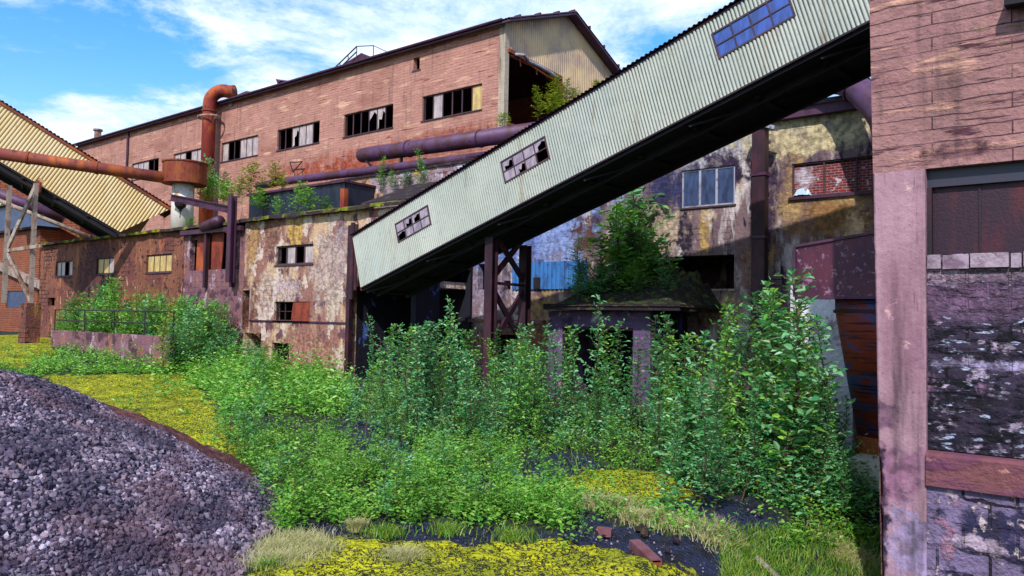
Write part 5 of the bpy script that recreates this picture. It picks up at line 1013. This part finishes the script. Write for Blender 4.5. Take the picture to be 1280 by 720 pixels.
blades(11000, None, (.04, .17), 'grassY', 'dry_grass', 'pale dry grass tufts beside the dark mud strip', clump=[(740, 628, .5), (775, 632, .5), (820, 648, .55), (860, 660, .6), (890, 668, .5), (725, 632, .3), (900, 672, .5), (1050, 690, .5), (1075, 700, .4), (800, 650, .4)])
blades(12000, None, (.04, .17), 'grassY', 'dry_tuft', 'pale straw-coloured tuft between the gravel heap and the cracked moss', clump=[(350, 690, .45), (375, 680, .45), (395, 688, .4), (345, 705, .4), (505, 700, .35), (445, 662, .12), (370, 700, .5)], wid=.004)
blades(5000, (-30, 1000, 440, 600), (.1, .35), 'grassG', 'sparse_grass', 'sparse green grass blades across the yard')
blades(2500, None, (.06, .15), 'grassG', 'moss_grass', 'short green tufts on the mossy ground', clump=[(335, 712, .15), (925, 690, .4), (560, 665, .3), (480, 668, .4), (640, 672, .5), (330, 650, .3)])
# small stones scattered over mud and moss
N = 2600; tx_, ty_ = rng.uniform(340, 1080, N), rng.uniform(590, 735, N); pts = np.array([P(a_, b_, z=0.) for a_, b_ in zip(tx_, ty_)])
V, Fq = stones(pts[:, 0], pts[:, 1], ghgt(pts[:, 0], pts[:, 1])-.03, .006+.02*rng.random(N)**2); me = npmesh('pebbles', V, Fq, M['gravel']); tag(link('pebbles', me), 'small grey pebbles scattered on mud and moss', 'pebbles', kind='stuff')
# debris
g = G(806, 698)
db = thing('scrap_box', (g.x, g.y, g.z+.06), 'rusty pinkish steel box section lying on the mud at the edge of the cracked moss', 'scrap metal')
p, q = G(793, 684), G(820, 710); p.z += .09; q.z += .09; mb = MB(); d_ = (q-p).normalized(); s_ = d_.cross(Vector((0, 0, 1))).normalized()
W_, T_ = .15, .11
mb.obox(p-s_*W_/2, q-p, s_*W_, Vector((0, 0, .012))); mb.obox(p-s_*W_/2-Vector((0, 0, T_)), q-p, s_*.012, Vector((0, 0, T_-.001))); mb.obox(p+s_*(W_/2-.012)-Vector((0, 0, T_)), q-p, s_*.012, Vector((0, 0, T_-.001))); mb.build('channel', M['scrap'], db)
mb = MB(); mb.obox(q-s_*W_/2+d_*.002-Vector((0, 0, T_)), d_*.01, s_*W_, Vector((0, 0, T_*.8))); mb.build('end_plate', M['rust'], db)
g = G(755, 668); tag(MB().obox(Vector((g.x-.1, g.y-.05, g.z-.03)), Vector((.2, .07, 0)), Vector((-.05, .13, 0)), Vector((0, 0, .1))).build('loose_brick', M['scrap']), 'single dark red brick on the blue-black mud strip', 'brick')
g = G(953, 708); p, q = G(945, 700), G(975, 728); p.z += .05; q.z += .04; tag(MB().beam(p, q, .08, .05).build('plank', M['grey_post']), 'short weathered plank at the bottom edge on the mud', 'plank')
for i in range(5):
    px, py = ((800, 662), (806, 668), (845, 678), (705, 655), (835, 690))[i]; g = G(px, py); s_ = (.07, .1, .06, .08, .05)[i]
    V, Fq = stones(np.array([0.]), np.array([0.]), np.array([0.]), np.array([s_])); me = npmesh('slag_lump', V, Fq, M['slag'])
    tag(link('slag_lump', me, loc=(g.x, g.y, g.z+.02)), ('dark slag lump between the dry grass and the mud, left of the pair', 'dark slag lump between the dry grass and the mud, biggest of all', 'dark slag lump right of the rusty box section', 'dark slag lump on the mud left of the loose brick', 'smallest dark slag lump on the mud')[i], 'rock', 'slag lumps on the mud')
# ================================================================== 9. LIGHT, SKY, CAMERA
SUN_EL = RAD(43); sdir = Vector((.38, -.92, 0)).normalized()*math.cos(SUN_EL)+Vector((0, 0, math.sin(SUN_EL)))
sd = bpy.data.lights.new('sun', 'SUN'); sd.energy = 3.9; sd.angle = RAD(.8); sd.color = (1, .965, .92); so = bpy.data.objects.new('sun', sd); C.objects.link(so)
so.rotation_euler = sdir.to_track_quat('Z', 'Y').to_euler(); so.location = (0, 0, 40)
w = bpy.data.worlds.new('World'); bpy.context.scene.world = w; w.use_nodes = True; nt = w.node_tree; nt.nodes.clear()
def wn_(ty, ins=None, **pr):
    k = nt.nodes.new(ty)
    for a, b in pr.items(): setattr(k, a, b)
    for a, b in (ins or {}).items():
        if isinstance(b, bpy.types.NodeSocket): nt.links.new(b, k.inputs[a])
        else: k.inputs[a].default_value = b
    return k
sky = wn_('ShaderNodeTexSky', sky_type='NISHITA', sun_disc=False, sun_elevation=SUN_EL, sun_rotation=math.atan2(sdir.x, sdir.y), air_density=1.4, dust_density=.3, ozone_density=3.)
tc_ = wn_('ShaderNodeTexCoord'); sx_ = wn_('ShaderNodeSeparateXYZ', {0: tc_.outputs['Generated']})
zc = wn_('ShaderNodeMath', {0: sx_.outputs[2], 1: .12}, operation='ADD'); zc = wn_('ShaderNodeMath', {0: zc.outputs[0], 1: .05}, operation='MAXIMUM')
dx = wn_('ShaderNodeMath', {0: sx_.outputs[0], 1: zc.outputs[0]}, operation='DIVIDE'); dy = wn_('ShaderNodeMath', {0: sx_.outputs[1], 1: zc.outputs[0]}, operation='DIVIDE')
cv = wn_('ShaderNodeCombineXYZ', {0: dx.outputs[0], 1: dy.outputs[0]})
mp = wn_('ShaderNodeMapping', {'Vector': cv.outputs[0], 'Location': (1.7, 5.9, 0), 'Scale': (1., 1., 1.), 'Rotation': (0, 0, 1.1)})
nz = wn_('ShaderNodeTexNoise', {'Vector': mp.outputs[0], 'Scale': 1.3, 'Detail': 14., 'Roughness': .66, 'Distortion': .35})
mr = wn_('ShaderNodeMapRange', {0: nz.outputs[0], 1: .40, 2: .56, 3: 0., 4: 1.}, interpolation_type='SMOOTHSTEP')
nz2 = wn_('ShaderNodeTexNoise', {'Vector': mp.outputs[0], 'Scale': 2.6, 'Detail': 12., 'Roughness': .7}); nm = wn_('ShaderNodeMapRange', {0: nz2.outputs[0], 1: .36, 2: .62, 3: 0., 4: 1.}); cc = wn_('ShaderNodeMix', {0: nm.outputs[0], 6: (2.6, 4.1, 6.8, 1), 7: (6.4, 7.0, 7.8, 1)}, data_type='RGBA')
sat = wn_('ShaderNodeHueSaturation', {'Saturation': 1.45, 'Value': 1.15, 'Hue': .503, 'Color': sky.outputs[0]})
mx = wn_('ShaderNodeMix', {0: mr.outputs[0], 6: sat.outputs[0], 7: cc.outputs[2]}, data_type='RGBA')
bg = wn_('ShaderNodeBackground', {0: mx.outputs[2], 1: .15}); ou = wn_('ShaderNodeOutputWorld', {0: bg.outputs[0]})
cd = bpy.data.cameras.new('camera'); co = bpy.data.objects.new('camera', cd); C.objects.link(co); bpy.context.scene.camera = co
cd.sensor_fit = 'HORIZONTAL'; cd.angle_x = 2*math.atan(640/FOC); cd.clip_start = .1; cd.clip_end = 3000
from mathutils import Matrix
mt = Matrix((RT, UP, -FW)).transposed().to_4x4(); mt.translation = EYE; co.matrix_world = mt
sc = bpy.context.scene; sc.view_settings.view_transform = 'Standard'; sc.view_settings.look = 'None'; sc.view_settings.exposure = 0.3; sc.view_settings.gamma = 1
sc.cycles.use_denoising = True; sc.cycles.max_bounces = 6
